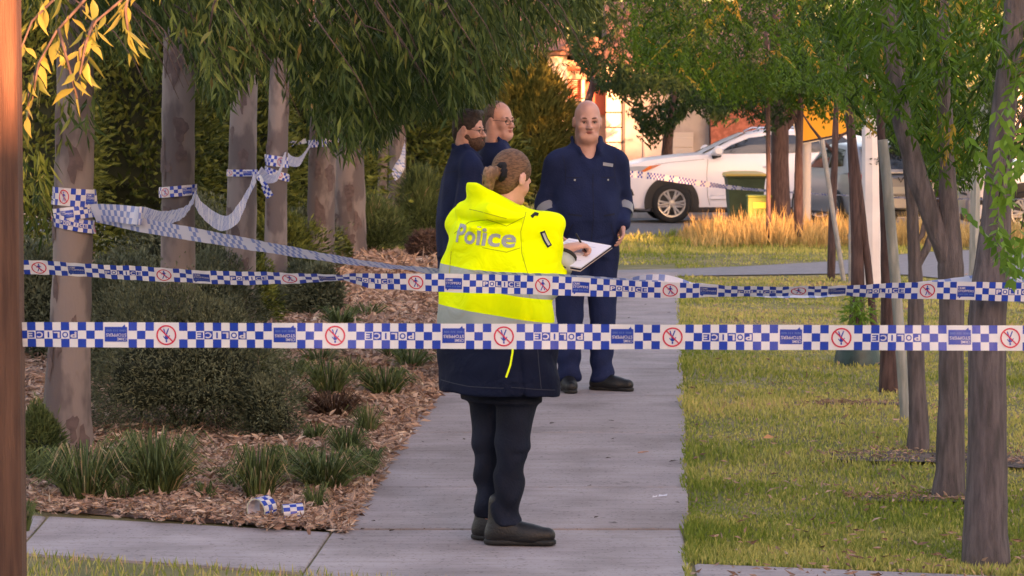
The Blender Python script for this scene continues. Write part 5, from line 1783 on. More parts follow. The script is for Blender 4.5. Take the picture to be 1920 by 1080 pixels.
q = [(-.004 + .0 * k + .016 * math.sin(a) * .5, -.098 - .006 * math.cos(a), 1.567 + .033 * math.cos(a)) for k, a in enumerate([2 * math.pi * i / 12 for i in range(13)])]
ax_ = Vector((-.85, -.45, .05)).normalized(); e1 = ax_.cross(Vector((0, 0, 1))).normalized(); e2 = ax_.cross(e1)
ctr = Vector((.012, -.092, 1.563))
ring = [ctr + (e1 * math.cos(a) + e2 * math.sin(a)) * (.027 + .004 * math.sin(a * 5)) for a in [2 * math.pi * i / 24 for i in range(25)]]
m.tube(ring, [.013 + .003 * math.sin(i * 2.1) for i in range(25)], 8, False)
m.build('hair_tie', mat('black velvet', (0.008, 0.008, 0.012), 0.9), officer, True)
# trousers
f = Field((-.24, -.24, .03), (.30, .26, .82), .007)
f.loft([(.60, .01, 0, .19, .14), (.80, 0, 0, .18, .13)], YB, 0)
f.cone((.090, -.04, .70), (.058, -.055, .43), .094, .070, .03)
f.cone((.058, -.055, .43), (.026, -.05, .10), .068, .060, .02)
f.cone((-.040, .06, .70), (-.050, .07, .42), .085, .064, .03)
f.cone((-.050, .07, .42), (-.040, .082, .11), .060, .056, .02)
f.cone((.085, -.06, .40), (.06, -.055, .38), .05, .06, .02)
f.half((0, 0, -1), -.088)
f.fold(lambda P: .010 * np.sin(P[:, 2] * 42 + 5 * P[:, 0] + 2 * np.sin(P[:, 0] * 30)) * np.clip((.5 - P[:, 2]) * 3, .1, 1) + .005 * pnoise(P * [1, 1, .6], 26, 8) +
       .008 * np.exp(-((P[:, 2] - .385) / .012) ** 2) * (P[:, 0] > .06))
link('trousers', f.mesh('trousers', NAVYD, 2), officer)
boot(officer, (.022, -.05, 0), math.radians(80), 1.12, high=.19)
boot(officer, (-.042, .085, 0), math.radians(62), 1.05, high=.20)
# clipboard and pen
A, B_, C_ = Vector(wp(1066, 462, .17)), Vector(wp(1152, 478, .22)), Vector(wp(1088, 516, -.05))
D_ = A + C_ - B_
nb = (B_ - A).cross(C_ - A).normalized()
if nb.z < 0: nb = -nb
def board(name, k, z0, z1, m_, parent):
    cen = (A + B_ + C_ + D_) / 4
    q = [cen + (p - cen) * k for p in (A, B_, C_, D_)]
    V = [tuple(p + nb * z0) for p in q] + [tuple(p + nb * z1) for p in q]
    return MB().add(V, [(3, 2, 1, 0), (4, 5, 6, 7)] + [(i, (i + 1) % 4, 4 + (i + 1) % 4, 4 + i) for i in range(4)]).build(name, m_, parent)
cb = thing('clipboard', 'clipboard with white paper held out by the woman officer', 'clipboard', W0)
board('backing_board', 1.0, -.004, .0, mat('clipboard edge', (0.50, 0.42, 0.40), 0.6), cb)
board('inner_cover', .985, .001, .006, SEAMM, cb)
board('paper', .95, .007, .013, mat('white paper', (0.66, 0.66, 0.76), 0.8), cb)
m = MB()
for i in range(9):
    u = .12 + i * .09
    p0 = A.lerp(B_, .08).lerp(D_.lerp(C_, .08), u); p1 = A.lerp(B_, .5 + .35 * ((i * 37) % 10) / 10).lerp(D_.lerp(C_, .5 + .35 * ((i * 37) % 10) / 10), u)
    s_ = (C_ - B_).normalized() * .0012
    m.add([tuple(p + nb * .0145) for p in (p0 - s_, p1 - s_, p1 + s_, p0 + s_)], [(0, 1, 2, 3)])
m.build('handwriting', mat('pale blue ink', (0.25, 0.26, 0.42), 0.8), cb)
pn = MB(); pn.tube([(.372, .06, 1.215), (.345, .045, 1.262), (.325, .035, 1.30)], [.002, .0045, .004], 8)
o = pn.build('pen', SOLE, None, True, W0); tag(o, 'dark pen in the woman officer\'s hand', 'pen')

# ---- men in navy coveralls
def man(label, px, d, sc, yaw, head_yaw, head_pitch=0, hair=None, heavy=0.0, glasses=False, beard=False, arms='pocket', brows=STUB, lean=0.0, fold_seed=1, feet=(10, 60), chest_detail=True):
    loc = Vector(((px - 960) / F * d, d, float(gz(d)) + .016))
    t = thing('person', label, 'person', loc)
    t.rotation_euler = (0, 0, math.radians(yaw))
    t.scale = (sc, sc, sc)
    hv = heavy
    hx, hy, hz = 0, -.03 - lean, 1.674
    HS = 1.03 if not hair else 1.0
    RH = rotm(math.radians(head_yaw - yaw), math.radians(head_pitch), 0)
    # coverall
    f = Field((-.36, -.30, .02), (.36, .26, 1.58), .0078)
    w = 1 + .10 * hv
    f.loft([(.84, 0, 0, .170 * w, .125), (.95, 0, 0, .188 * w, .135), (1.06, 0, -.012 * hv, .186 * w, .138 + .02 * hv), (1.18, 0, -.01 * hv - lean * .3, .190 * w, .140 + .014 * hv),
            (1.33, 0, -lean * .6, .196 * w, .135), (1.43, 0, -lean * .8, .175 * w, .115), (1.50, 0, -lean, .115, .092), (1.56, 0, .0 - lean, .082, .080)], 0, 0)
    f.cone((-.15 * w, -lean, 1.42), (.15 * w, -lean, 1.42), .072, .072, .04)
    for s_ in (-1, 1): f.cone((s_ * .05, -lean, 1.515), (s_ * .17 * w, -lean, 1.435), .045, .055, .03)
    if arms == 'pocket':
        J = [((-.178 * w, -lean, 1.395), (-.228 * w, .055, 1.16), (-.196 * w, -.065, 1.035)), ((.178 * w, -lean, 1.395), (.228 * w, .055, 1.16), (.196 * w, -.065, 1.035))]
    else:
        J = [((-.185 * w, -lean, 1.395), (-.235 * w, .02, 1.15), (-.12, -.19, 1.14)), ((.185 * w, -lean, 1.395), (.235 * w, .02, 1.15), (.12, -.17, 1.16))]
    for a, e, h_ in J:
        f.cone(a, e, .072, .060, .035); f.cone(e, h_, .060, .048, .02)
    for s_ in (-1, 1):
        f.cone((s_ * .092 * w, 0, .86), (s_ * .100, .005, .48), .108, .082, .03)
        f.cone((s_ * .100, .005, .48), (s_ * .108, .02, .09), .080, .070, .02)
    # collar and the open neck
    for s_ in (-1, 1):
        f.cone((0, .070 - lean, 1.572), (s_ * .082, .01 - lean, 1.562), .018, .020, .015)
        f.cone((s_ * .082, .01 - lean, 1.562), (s_ * .056, -.098 - lean, 1.475), .020, .017, .015)
    f.cone((0, -.01 - lean, 1.46), (hx, hy + .02, 1.64), .072, .078, .008, 's')
    f.cone((.0, -.11 - lean, 1.50), (.008, -.165 - lean * .8, 1.35), .050, .008, .012, 's')
    f.half((0, 0, -1), -.055)
    def fd(P):
        x, y, z = P.T
        a = .009 * pnoise(P * [1, 1, .45], 16, fold_seed) + .006 * pnoise(P * [1, 1, .7], 36, fold_seed + 3)
        a += .009 * np.sin(z * 48 + 8 * np.abs(x) + 2 * np.sin(x * 22 + fold_seed)) * np.clip((.34 - z) * 4, 0, 1)
        a += .005 * np.sin(z * 62 + 14 * np.abs(x)) * np.exp(-((z - 1.15) / .09) ** 2) * (np.abs(x) > .2)
        a += .007 * np.exp(-((z - .93 - .25 * np.abs(x)) / .014) ** 2) * (y < 0)
        return a
    f.fold(fd)
    cv = link('coverall', f.mesh('coverall', NAVY, 2), t)
    # continuous body
    f = Field((-.30, -.30, .03), (.30, .22, 1.82), .0068)
    f.loft([(.86, 0, 0, .14, .10), (1.0, 0, 0, .15, .105), (1.2, 0, 0, .15, .10), (1.36, 0, -lean, .165, .10), (1.44, 0, -lean, .12, .08), (1.47, 0, -lean, .07, .06)], 0, .03)
    f.cone((0, -.005 - lean, 1.42), (hx, hy + .028, hz - .03), .068 + .010 * hv, .062 + .006 * hv, .025)
    W = head_prims(f, (hx, hy, hz), RH, HS, hv, jaw=.004)
    for i, (a, e, h_) in enumerate(J):
        f.cone(a, e, .048, .040, .02); f.cone(e, h_, .040, .029, .015)
        s_ = -1 if i == 0 else 1
        dv = Vector(h_) - Vector(e)
        if arms == 'pocket':
            hand_prims(f, tuple(Vector(h_) + dv * .05), tuple(dv + Vector((0, 0, -.06))), (-s_, 0, 0), s_, .95, .35)
        else:
            hand_prims(f, tuple(Vector(h_) + dv * .05), tuple(dv), (0, .3, -1), s_, .95, .7)
    for s_ in (-1, 1):
        f.cone((s_ * .09, 0, .88), (s_ * .10, .005, .48), .078, .052, .03); f.cone((s_ * .10, .005, .48), (s_ * .108, .02, .06), .050, .036, .02)
    link('body', f.mesh('body', SKIN, 1), t)
    Rx = RH
    head_bits(t, lambda x, y, z: Vector(W(x, y, z)), Rx, HS, brows, glasses)
    # t shirt in the open neck
    f = Field((-.14, -.22, 1.28), (.14, .12, 1.52), .007)
    f.loft([(1.30, 0, -lean * .7, .13, .125), (1.40, 0, -lean * .8, .12, .105), (1.46, 0, -lean, .085, .082), (1.485, 0, -lean, .070, .072)], 0, 0)
    f.cone((0, -.02 - lean, 1.44), (0, -.085 - lean, 1.55), .052, .055, .006, 's')
    link('t_shirt', f.mesh('t_shirt', TEE, 1), t)
    bv = bvh_of(cv)
    pj = lambda V, Fs, m_, nm, off=.003, back=False: project(bv, V, Fs, (0, 1 if back else -1, 0), (1, 0, 0), (0, 0, 1), (0, -1 if back else 1, 0), off, m_, nm, cv, 0)
    pj(*strip2([(.006, 1.345), (.0, 1.1), (0, .9)], .005), SEAMM, 'zip_seam')
    for s_ in (-1, 1):
        pj(*strip2([(s_ * .06, 1.325), (s_ * .15, 1.325)], .004), SEAMM, 'pocket_seam')
        pj(*strip2([(s_ * .105, 1.315), (s_ * .107, 1.305)], .010), SILVER, 'snap')
        pj(*strip2([(s_ * .07, 1.09), (s_ * .15, 1.10)], .012), SEAMM, 'waist_tab')
        pj(*strip2([(s_ * .12, 1.04), (s_ * .165, .93)], .006), SEAMM, 'pocket_edge')
        pj(*strip2([(s_ * .17, 1.46), (s_ * .155, 1.38), (s_ * .16, 1.28)], .004), SEAMM, 'armhole_seam')
    if chest_detail:
        pj(*strip2([(.075, 1.408), (.145, 1.398)], .020), REFL, 'name_tag', .004)
    pj(*strip2([(-.16, 1.40), (0, 1.385), (.16, 1.40)], .004), SEAMM, 'yoke_seam', .003, True)
    for a, e, h_ in J:
        e, h_ = Vector(e), Vector(h_)
        m = MB()
        p0, p1 = e.lerp(h_, .18), e.lerp(h_, .52)
        m.tube([p0, p1], [.0695, .0650], 18, False)
        m.build('reflective_band', REFL, t, True)
    for s_, yw in ((-1, feet[0]), (1, feet[1])):
        boot(t, (s_ * .108, .015, 0), math.radians(yw - yaw), 1.12 / sc, high=.12)
    # hair
    if hair:
        f = Field((-.13, -.20, hz - .16), (.13, .16, hz + .17), .0055)
        c = (hx, hy, hz)
        Rm = [[RH[i][j] for j in range(3)] for i in range(3)]
        hw = lambda x, y, z: tuple(Vector(c) + RH @ (Vector((x, y, z)) * HS))
        f.ell(hw(0, .014, .032), (.083, .105, .103 if hair != 'thin' else .095), Rm, 0)
        f.ell(hw(0, .055, -.02), (.070, .06, .07), Rm, .02)
        f.ell(hw(0, .062, -.055), (.062, .040, .055), Rm, .02)
        if hair == 'thin':
            f.ell(hw(0, -.095, .03), (.115, .105, .16), Rm, .004, 's')
        else:
            f.cone(hw(-.03, -.05, .105), hw(.045, -.055, .110), .026, .022, .02)
            f.ell(hw(0, -.125, -.012), (.095, .085, .095), Rm, .006, 's')
        for s_ in (-1, 1):
            f.ell(hw(s_ * .09, -.036, -.040), (.034, .052, .046), Rm, .003, 's')
        f.fold(lambda P: .0022 * pnoise(P * [1, 1, .5], 160, 3))
        link('hair', f.mesh('hair', HAIRB if beard else HAIRS, 1), t)
    else:
        c = (hx, hy, hz)
        Rm = [[RH[i][j] for j in range(3)] for i in range(3)]
        hw = lambda x, y, z: tuple(Vector(c) + RH @ (Vector((x, y, z)) * HS))
        f = Field((-.13, -.16, hz - .14), (.13, .14, hz + .10), .0055)
        f.ell(hw(0, .016, .010), (.0775, .0965, .062), Rm, 0)
        f.ell(hw(0, -.085, .02), (.12, .085, .12), Rm, .004, 's')
        f.ell(hw(0, .02, .115), (.12, .14, .085), Rm, .004, 's')
        for s_ in (-1, 1):
            f.ell(hw(s_ * .09, -.004, -.03), (.03, .03, .045), Rm, .004, 's')
        link('hair', f.mesh('hair', mat('shaved stubble hair', (0.30, 0.20, 0.18), 0.8), 1), t)
    if beard:
        f = Field((-.12, -.20, hz - .19), (.12, .10, hz + .02), .0055)
        f.ell(hw(0, -.045, -.082), (.068, .070, .062), Rm, 0)
        f.ell(hw(0, -.012, -.050), (.080, .042, .046), Rm, .01)
        f.ell(hw(0, -.112, -.008), (.074, .066, .038), Rm, .006, 's')
        f.ell(hw(0, -.115, -.064), (.024, .020, .008), Rm, .003, 's')
        f.fold(lambda P: .0018 * pnoise(P, 190, 3))
        link('beard', f.mesh('beard', BEARD, 1), t)
    return t

man('bald man in a navy coverall standing on the footpath with his hands in his pockets', 1099, 17.82, 1.0, 14, 6, 4, None, 1.0, feet=(2, 58), fold_seed=1)
man('man in a navy coverall with dark framed glasses and greying hair, looking right', 928, 18.7, 1.0, 112, 52, 2, 'thin', 0.2, True, arms='pocket', fold_seed=4, feet=(100, 120), lean=.0)
man('bearded dark haired man in a navy coverall and glasses, leftmost of the group', 858, 18.35, .968, 104, 68, 6, 'full', 0.4, True, True, arms='front', fold_seed=7, feet=(95, 110), lean=.05, brows=HAIRB)
# ------------------------------------------------------------------ cars
PAINTW = mat('white car paint', (0.78, 0.76, 0.82), 0.25, spec=0.6)
PAINTS = mat('silver car paint', (0.30, 0.31, 0.34), 0.28, metal=0.4, spec=0.6)
CGLASS = mat('dark car glass', (0.02, 0.024, 0.03), 0.06, spec=0.9)
BPLAS = mat('black plastic', (0.018, 0.018, 0.02), 0.6)
TYRE = mat('tyre rubber', (0.015, 0.015, 0.016), 0.8)
ALLOY = mat('alloy wheel', (0.45, 0.45, 0.47), 0.3, metal=0.7)
LAMP = mat('headlight glass', (0.42, 0.45, 0.52), 0.1, spec=0.9)
AMBER = mat('amber reflector', (0.75, 0.18, 0.03), 0.3)
TAILR = mat('red lamp', (0.45, 0.02, 0.03), 0.25)
SEAM = mat('panel gap', (0.03, 0.03, 0.032), 0.8)
CHROME = mat('chrome trim', (0.6, 0.6, 0.62), 0.15, metal=1.0)

def wheel(parent, x, y, R, side, spokes=6):
    """side -1: face towards -y"""
    t = link('wheel', None, parent, (x, y, R))
    if side > 0: t.rotation_euler = (0, 0, math.pi)
    m = MB(); m.lathe([(R * .66, -.10), (R * .78, -.112), (R * .93, -.108), (R, -.085), (R, .085), (R * .93, .108), (R * .66, .10)], 40, 'y', closed=True)
    m.build('tyre', TYRE, t, True)
    m = MB()
    m.lathe([(R * .67, -.098), (R * .70, -.106), (R * .64, -.104), (R * .60, -.07), (R * .58, .02), (0, .02)], 40, 'y')
    m.m = 0
    for k in range(spokes):
        a = 2 * math.pi * k / spokes
        for da in (-.16, .16):
            p0 = (R * .14 * math.cos(a), -.085, R * .14 * math.sin(a)); p1 = (R * .64 * math.cos(a + da), -.097, R * .64 * math.sin(a + da))
            m.tube([p0, ((p0[0] + p1[0]) / 2, -.094, (p0[2] + p1[2]) / 2), p1], [R * .065, R * .05, R * .06], 6, sq=.6)
    m.lathe([(R * .17, -.08), (R * .15, -.10), (0, -.103)], 20, 'y')
    o = m.build('rim', ALLOY, t); shade_auto(o, 40)
    m = MB(); m.lathe([(R * .60, -.02), (0, -.02)], 30, 'y'); m.build('brake_shadow', SEAM, t)
    return t

def loft_body(st, seg=None):
    """st: rows x, list of (y,z) from bottom centre to top centre on the +y side"""
    V, Fs = [], []
    k = len(st[0][1])
    full = []
    for x, ring in st:
        r_ = [(y, z) for y, z in ring] + [(-y, z) for y, z in ring[-2:0:-1]]
        full.append([(x, y, z) for y, z in r_])
    n = len(full[0])
    for r_ in full: V += r_
    for i in range(len(full) - 1):
        for j in range(n):
            q = (j + 1) % n
            Fs.append((i * n + j, i * n + q, (i + 1) * n + q, (i + 1) * n + j))
    Fs.append(tuple(range(n - 1, -1, -1))); Fs.append(tuple((len(full) - 1) * n + j for j in range(n)))
    return V, Fs

def car(label, P, loc, rz, group=None, name='parked_car'):
    t = thing(name, label, 'car', loc, rz, group)
    w = P['w']; paint = P['paint']
    st = []
    top, bot, wid, belt = P['top'], P['bot'], P['wid'], P['belt']
    xs = sorted(set(list(np.linspace(0, P['L'], 34)) + [q[0] for q in top]))
    g = lambda tab, x: float(np.interp(x, [q[0] for q in tab], [q[1] for q in tab]))
    for x in xs:
        zt, zb, ww = g(top, x), g(bot, x), g(wid, x) * w
        zbelt = min(g(belt, x), zt - .04)
        zm = zb + (zbelt - zb) * .55
        ring = [(0, zb), (ww * .86, zb), (ww * .965, zb + .05), (ww * .99, zb + .18), (ww, zm), (ww * .995, zm + (zbelt - zm) * .5), (ww * .975, zbelt), (ww * .93, zt - .012), (ww * .80, zt + .004), (ww * .4, zt + .022), (0, zt + .028)]
        st.append((x, ring))
    V, Fs = loft_body(st)
    o = link('body', pymesh('body', V, Fs, paint), t); shade_auto(o, 42)
    # cabin
    cb = P['cabin']      # rows x, z roof, width factor of roof
    st = []
    for x, zr, wf, zb in cb:
        ring = [(0, zb), (w * .955, zb), (w * (.955 + wf) / 2 + .012, (zb + zr) / 2), (w * wf, zr - .06), (w * (wf - .05), zr - .02), (w * wf * .55, zr + .008), (0, zr + .018)]
        st.append((x, ring))
    V, Fs = loft_body(st)
    o = link('cabin', pymesh('cabin', V, Fs, paint), t); shade_auto(o, 42)
    def side_y(x, z):
        zr = float(np.interp(x, [q[0] for q in cb], [q[1] for q in cb])); wf = float(np.interp(x, [q[0] for q in cb], [q[2] for q in cb])); zb = float(np.interp(x, [q[0] for q in cb], [q[3] for q in cb]))
        k = (z - zb) / max(zr - .06 - zb, .05)
        zm = (zb + zr) / 2
        if z < zm: return w * .955 + ((w * (.955 + wf) / 2 + .012) - w * .955) * (z - zb) / max(zm - zb, .01)
        return (w * (.955 + wf) / 2 + .012) + (w * wf - (w * (.955 + wf) / 2 + .012)) * min(1, (z - zm) / max(zr - .06 - zm, .01))
    for poly in P['side_glass']:
        for s_ in (-1, 1):
            pts = []
            for i in range(len(poly)):
                a, b_ = poly[i], poly[(i + 1) % len(poly)]
                for k in range(4):
                    q = k / 4
                    pts.append((a[0] + (b_[0] - a[0]) * q, a[1] + (b_[1] - a[1]) * q))
            cx, cz = np.mean([p[0] for p in pts]), np.mean([p[1] for p in pts])
            V = [(x, s_ * (side_y(x, z) + .008), z) for x, z in pts] + [(cx, s_ * (side_y(cx, cz) + .010), cz)]
            n = len(pts)
            link('side_window', pymesh('side_window', V, [(i, (i + 1) % n, n) for i in range(n)], CGLASS), t)
    # windscreen and rear window quads laid on the cabin slopes
    for nm, (xa, za, xb, zb_, wa, wb) in P['screens']:
        V = [(xa, -wa, za), (xa, wa, za), ((xa + xb) / 2, (wa + wb) / 2, (za + zb_) / 2 + .01), (xb, wb, zb_), (xb, -wb, zb_), ((xa + xb) / 2, -(wa + wb) / 2, (za + zb_) / 2 + .01)]
        link(nm, pymesh(nm, V, [(0, 1, 2, 5), (5, 2, 3, 4)], CGLASS), t)
    # wheels and arches
    R = P['R']
    for x in P['axles']:
        for s_ in (-1, 1):
            y = s_ * (w * g(P['wid'], x))
            m = MB()
            n = 26
            ri, ro = R * 1.10, R * P.get('clad', 1.38)
            V, Fs = [], []
            for k in range(n + 1):
                a = -.25 + (math.pi + .5) * k / n
                for rr, dy in ((0, .006), (ri, .006), (ri, .022), (ro, .018), (ro, .003)):
                    V.append((x + rr * math.cos(a), y + s_ * dy, R + rr * math.sin(a)))
            for k in range(n):
                for j in range(4):
                    Fs.append((k * 5 + j, k * 5 + j + 1, k * 5 + 6 + j, k * 5 + 5 + j))
            m.add(V, Fs); m.build('wheel_arch', BPLAS, t)
            wheel(t, x, y - s_ * .075, R, s_, P.get('spokes', 6))
    for nm, m_, fn in P['extra']:
        m = MB(); fn(m); o = m.build(nm, m_, t); shade_auto(o, 40)
    return t

suv_w = .955
def seam(pts, y, wd=.008):
    def fn(m):
        for s_ in (-1, 1):
            m.tube([(x, s_ * (y(x, z) if callable(y) else y), z) for x, z in pts], wd / 2, 5)
    return fn
yb = lambda x, z: suv_w * 1.0 * float(np.interp(x, [0, .25, .8, 4.2, 4.9], [.80, .93, 1.0, 1.0, .86])) - (0.006 if z > 1.05 else 0) - .001
suv = dict(w=suv_w, L=4.9, paint=PAINTW, R=.375, axles=(.94, 3.73), clad=1.38, spokes=6,
    top=[(0, .82), (.04, 1.02), (.12, 1.10), (.5, 1.19), (1.2, 1.27), (1.6, 1.30), (4.5, 1.28), (4.9, 1.10)],
    bot=[(0, .34), (.1, .24), (.5, .22), (4.3, .24), (4.9, .40)],
    wid=[(0, .74), (.1, .86), (.3, .95), (.8, 1.0), (4.2, 1.0), (4.9, .86)],
    belt=[(0, .80), (.3, 1.02), (1.5, 1.16), (4.9, 1.20)],
    cabin=[(1.45, 1.26, .90, 1.22), (1.62, 1.34, .88, 1.22), (2.05, 1.56, .83, 1.22), (2.35, 1.68, .80, 1.22), (2.7, 1.735, .79, 1.22), (3.4, 1.75, .785, 1.22), (4.2, 1.71, .78, 1.22), (4.6, 1.62, .77, 1.22), (4.84, 1.30, .84, 1.22)],
    side_glass=[[(1.80, 1.30), (2.06, 1.46), (2.42, 1.60), (2.86, 1.655), (2.90, 1.31)], [(2.97, 1.31), (2.95, 1.655), (3.70, 1.65), (3.80, 1.33)], [(3.87, 1.34), (3.80, 1.645), (4.2, 1.62), (4.46, 1.44)]],
    screens=[('windscreen', (1.56, 1.315, 2.38, 1.700, .78, .66)), ('rear_window', (4.86, 1.33, 4.64, 1.62, .70, .60))],
    extra=[
        ('headlight', LAMP, lambda m: [m.add([(.06, s_ * .80, 1.00), (.10, s_ * .835, .88), (.42, s_ * .925, .955), (.62, s_ * .957, 1.07), (.30, s_ * .90, 1.07), (.10, s_ * .80, 1.05)][::s_], [(0, 1, 2, 3, 4, 5)]) for s_ in (-1, 1)]),
        ('indicator', AMBER, lambda m: [m.add([(.36, s_ * .922, .97), (.44, s_ * .934, .965), (.74, s_ * .960, 1.10), (.52, s_ * .951, 1.075)][::s_], [(0, 1, 2, 3)]) for s_ in (-1, 1)]),
        ('fog_lamp_recess', SEAM, lambda m: [m.add([(.10, s_ * .832, .62), (.13, s_ * .845, .50), (.24, s_ * .895, .52), (.20, s_ * .880, .64)][::s_], [(0, 1, 2, 3)]) for s_ in (-1, 1)]),
        ('lower_trim', BPLAS, lambda m: m.box(.55, 4.3, -.945, .945, .20, .30, .02).box(.03, .9, -.80, .80, .20, .34, .02)),
        ('panel_gap', SEAM, lambda m: [seam([(1.62, 1.20), (1.60, .9), (1.62, .50), (1.66, .34)], yb)(m), seam([(2.93, 1.20), (2.93, .8), (2.90, .36)], yb)(m), seam([(.62, 1.10), (1.0, 1.15), (1.55, 1.20)], yb, .006)(m)]),
        ('door_mould', PAINTW, lambda m: [m.box(1.66, 3.3, s_ * .955 - .012, s_ * .955 + .012, .44, .52, .01) for s_ in (-1, 1)]),
        ('door_handle', PAINTW, lambda m: [m.tube([(2.66, s_ * .958, 1.06), (2.72, s_ * .985, 1.065), (2.82, s_ * .985, 1.065), (2.87, s_ * .958, 1.06)], .013, 8) for s_ in (-1, 1)]),
        ('wing_mirror', PAINTW, lambda m: [m.tube([(1.70, s_ * .93, 1.30), (1.78, s_ * 1.02, 1.32), (1.80, s_ * 1.10, 1.36), (1.80, s_ * 1.17, 1.36)], [.03, .07, .10, .06], 12) for s_ in (-1, 1)]),
        ('mirror_base', BPLAS, lambda m: [m.tube([(1.74, s_ * .92, 1.25), (1.78, s_ * 1.0, 1.265), (1.82, s_ * 1.10, 1.275)], [.05, .04, .045], 10) for s_ in (-1, 1)]),
        ('roof_rail', CHROME, lambda m: [m.tube([(2.5, s_ * .70, 1.72), (2.65, s_ * .71, 1.785), (3.4, s_ * .71, 1.80), (4.2, s_ * .70, 1.765), (4.35, s_ * .69, 1.70)], .018, 8) for s_ in (-1, 1)]),
        ('grille', SEAM, lambda m: m.add([(-.004, -.5, .66), (-.004, .5, .66), (.03, .55, .96), (.03, -.55, .96)], [(0, 1, 2, 3)])),
    ])
ROADZ = -.135
x0 = (1158 - 960) / F * 55
car('white sport utility car parked side on across the road, its front behind the bald man', suv, (x0, 55.0, ROADZ), math.radians(2.5))
car('white car at the far right edge of the road, mostly outside the frame', suv, ((1822 - 960) / F * 48.4, 49.3, ROADZ), math.radians(-2))

hw_ = .87
hatch = dict(w=hw_, L=4.25, paint=PAINTS, R=.32, axles=(.85, 3.45), clad=1.12, spokes=5,
    top=[(0, .70), (.1, .84), (.9, 1.0), (1.2, 1.02), (4.0, .98), (4.25, .86)],
    bot=[(0, .30), (.3, .22), (3.9, .24), (4.25, .36)],
    wid=[(0, .72), (.2, .9), (.8, 1.0), (3.6, 1.0), (4.05, .95), (4.25, .88)],
    belt=[(0, .68), (.3, .82), (1.5, .92), (4.25, .95)],
    cabin=[(1.0, 1.02, .88, .96), (1.6, 1.32, .80, .96), (2.1, 1.45, .76, .96), (2.8, 1.48, .755, .96), (3.5, 1.44, .74, .96), (3.85, 1.38, .73, .96), (4.16, .99, .84, .96)],
    side_glass=[[(1.5, 1.03), (1.9, 1.28), (2.3, 1.38), (2.6, 1.385), (2.6, 1.03)], [(2.68, 1.03), (2.68, 1.385), (3.3, 1.35), (3.55, 1.08)]],
    screens=[('windscreen', (1.05, 1.03, 2.02, 1.44, .74, .62)), ('rear_window', (4.145, 1.035, 3.91, 1.335, .62, .55))],
    extra=[
        ('tail_light', TAILR, lambda m: [m.add([(4.262, s_ * .50, .80), (4.235, s_ * .76, .77), (4.10, s_ * .845, .80), (4.02, s_ * .84, .97), (4.20, s_ * .74, .96), (4.25, s_ * .56, .93)][::-s_], [(0, 1, 2, 3, 4, 5)]) for s_ in (-1, 1)]),
        ('reversing_light', LAMP, lambda m: [m.add([(4.268, s_ * .52, .84), (4.25, s_ * .66, .83), (4.25, s_ * .66, .91), (4.262, s_ * .55, .91)][::-s_], [(0, 1, 2, 3)]) for s_ in (-1, 1)]),
        ('bumper', PAINTS, lambda m: m.box(4.16, 4.33, -.76, .76, .36, .58, .03)),
        ('lower_bumper', BPLAS, lambda m: m.box(4.15, 4.30, -.72, .72, .24, .355, .03)),
        ('rear_reflector', TAILR, lambda m: [m.box(4.30, 4.335, s_ * .62 - .07, s_ * .62 + .07, .375, .425, .005) for s_ in (-1, 1)]),
        ('tailgate_gap', SEAM, lambda m: m.tube([(4.27, -.74, .62), (4.275, 0, .60), (4.27, .74, .62)], .006, 5)),
        ('emblem', SEAM, lambda m: m.tube([(4.272, -.05, .90), (4.285, 0, .82), (4.272, .05, .90)], .010, 6)),
        ('roof_spoiler', PAINTS, lambda m: m.box(3.78, 3.98, -.60, .60, 1.39, 1.42, .012)),
        ('number_plate', mat('number plate', (0.5, 0.5, 0.45), 0.5), lambda m: m.box(4.268, 4.280, -.19, .19, .63, .74)),
    ])
# rear faces the camera: car length runs away from us
d = 48.2
xc = (1612 - 960) / F * d
o = car('silver hatchback with its tail to the camera, parked behind the street trees', hatch, (xc, d + 4.1, ROADZ + .08), math.radians(-90 + 9))

# ------------------------------------------------------------------ bins
BING = mat('dark green bin plastic', (0.020, 0.045, 0.025), 0.5, (0.03, 0.062, 0.035), 6, 0.1, 60)
BINY = mat('yellow bin lid', (0.55, 0.34, 0.05), 0.5)
BINL = mat('lime green plastic', (0.11, 0.17, 0.02), 0.55, (0.17, 0.23, 0.035), 4, 0.15, 50)
STK = mat('yellow sticker', (0.75, 0.48, 0.04), 0.5)
g = at(1396, 412, 47.4)
t = thing('wheelie_bin', 'dark green wheelie bin with a yellow lid standing in front of the white car', 'bin', (g.x, 47.4, float(gz(47.4)) - .05))
m = MB()
prof = [(0.03, .24, .27), (.10, .245, .28), (.80, .30, .35), (.92, .315, .365)]
V, Fs = [], []
for z, a, b_ in prof:
    V += [(-a, -b_, z), (a, -b_, z), (a, b_, z), (-a, b_, z)]
for i in range(3):
    for k in range(4):
        Fs.append((i * 4 + k, i * 4 + (k + 1) % 4, i * 4 + 4 + (k + 1) % 4, i * 4 + 4 + k))
Fs.append((3, 2, 1, 0))
m.add(V, Fs); m.build('bin_body', BING, t)
MB().box(-.335, .335, -.385, .385, .90, .935, .008).build('rim', BING, t)
m = MB()
m.add([(-.35, -.41, .937), (.35, -.41, .937), (.35, .40, .937), (-.35, .40, .937), (-.33, -.38, .965), (.33, -.38, .965), (.33, .38, .985), (-.33, .38, .985), (-.2, -.2, .995), (.2, -.2, .995), (.2, .25, 1.01), (-.2, .25, 1.01)],
      [(0, 1, 5, 4), (1, 2, 6, 5), (2, 3, 7, 6), (3, 0, 4, 7), (4, 5, 9, 8), (5, 6, 10, 9), (6, 7, 11, 10), (7, 4, 8, 11), (8, 9, 10, 11), (3, 2, 1, 0)])
m.build('bin_lid', BINY, t)
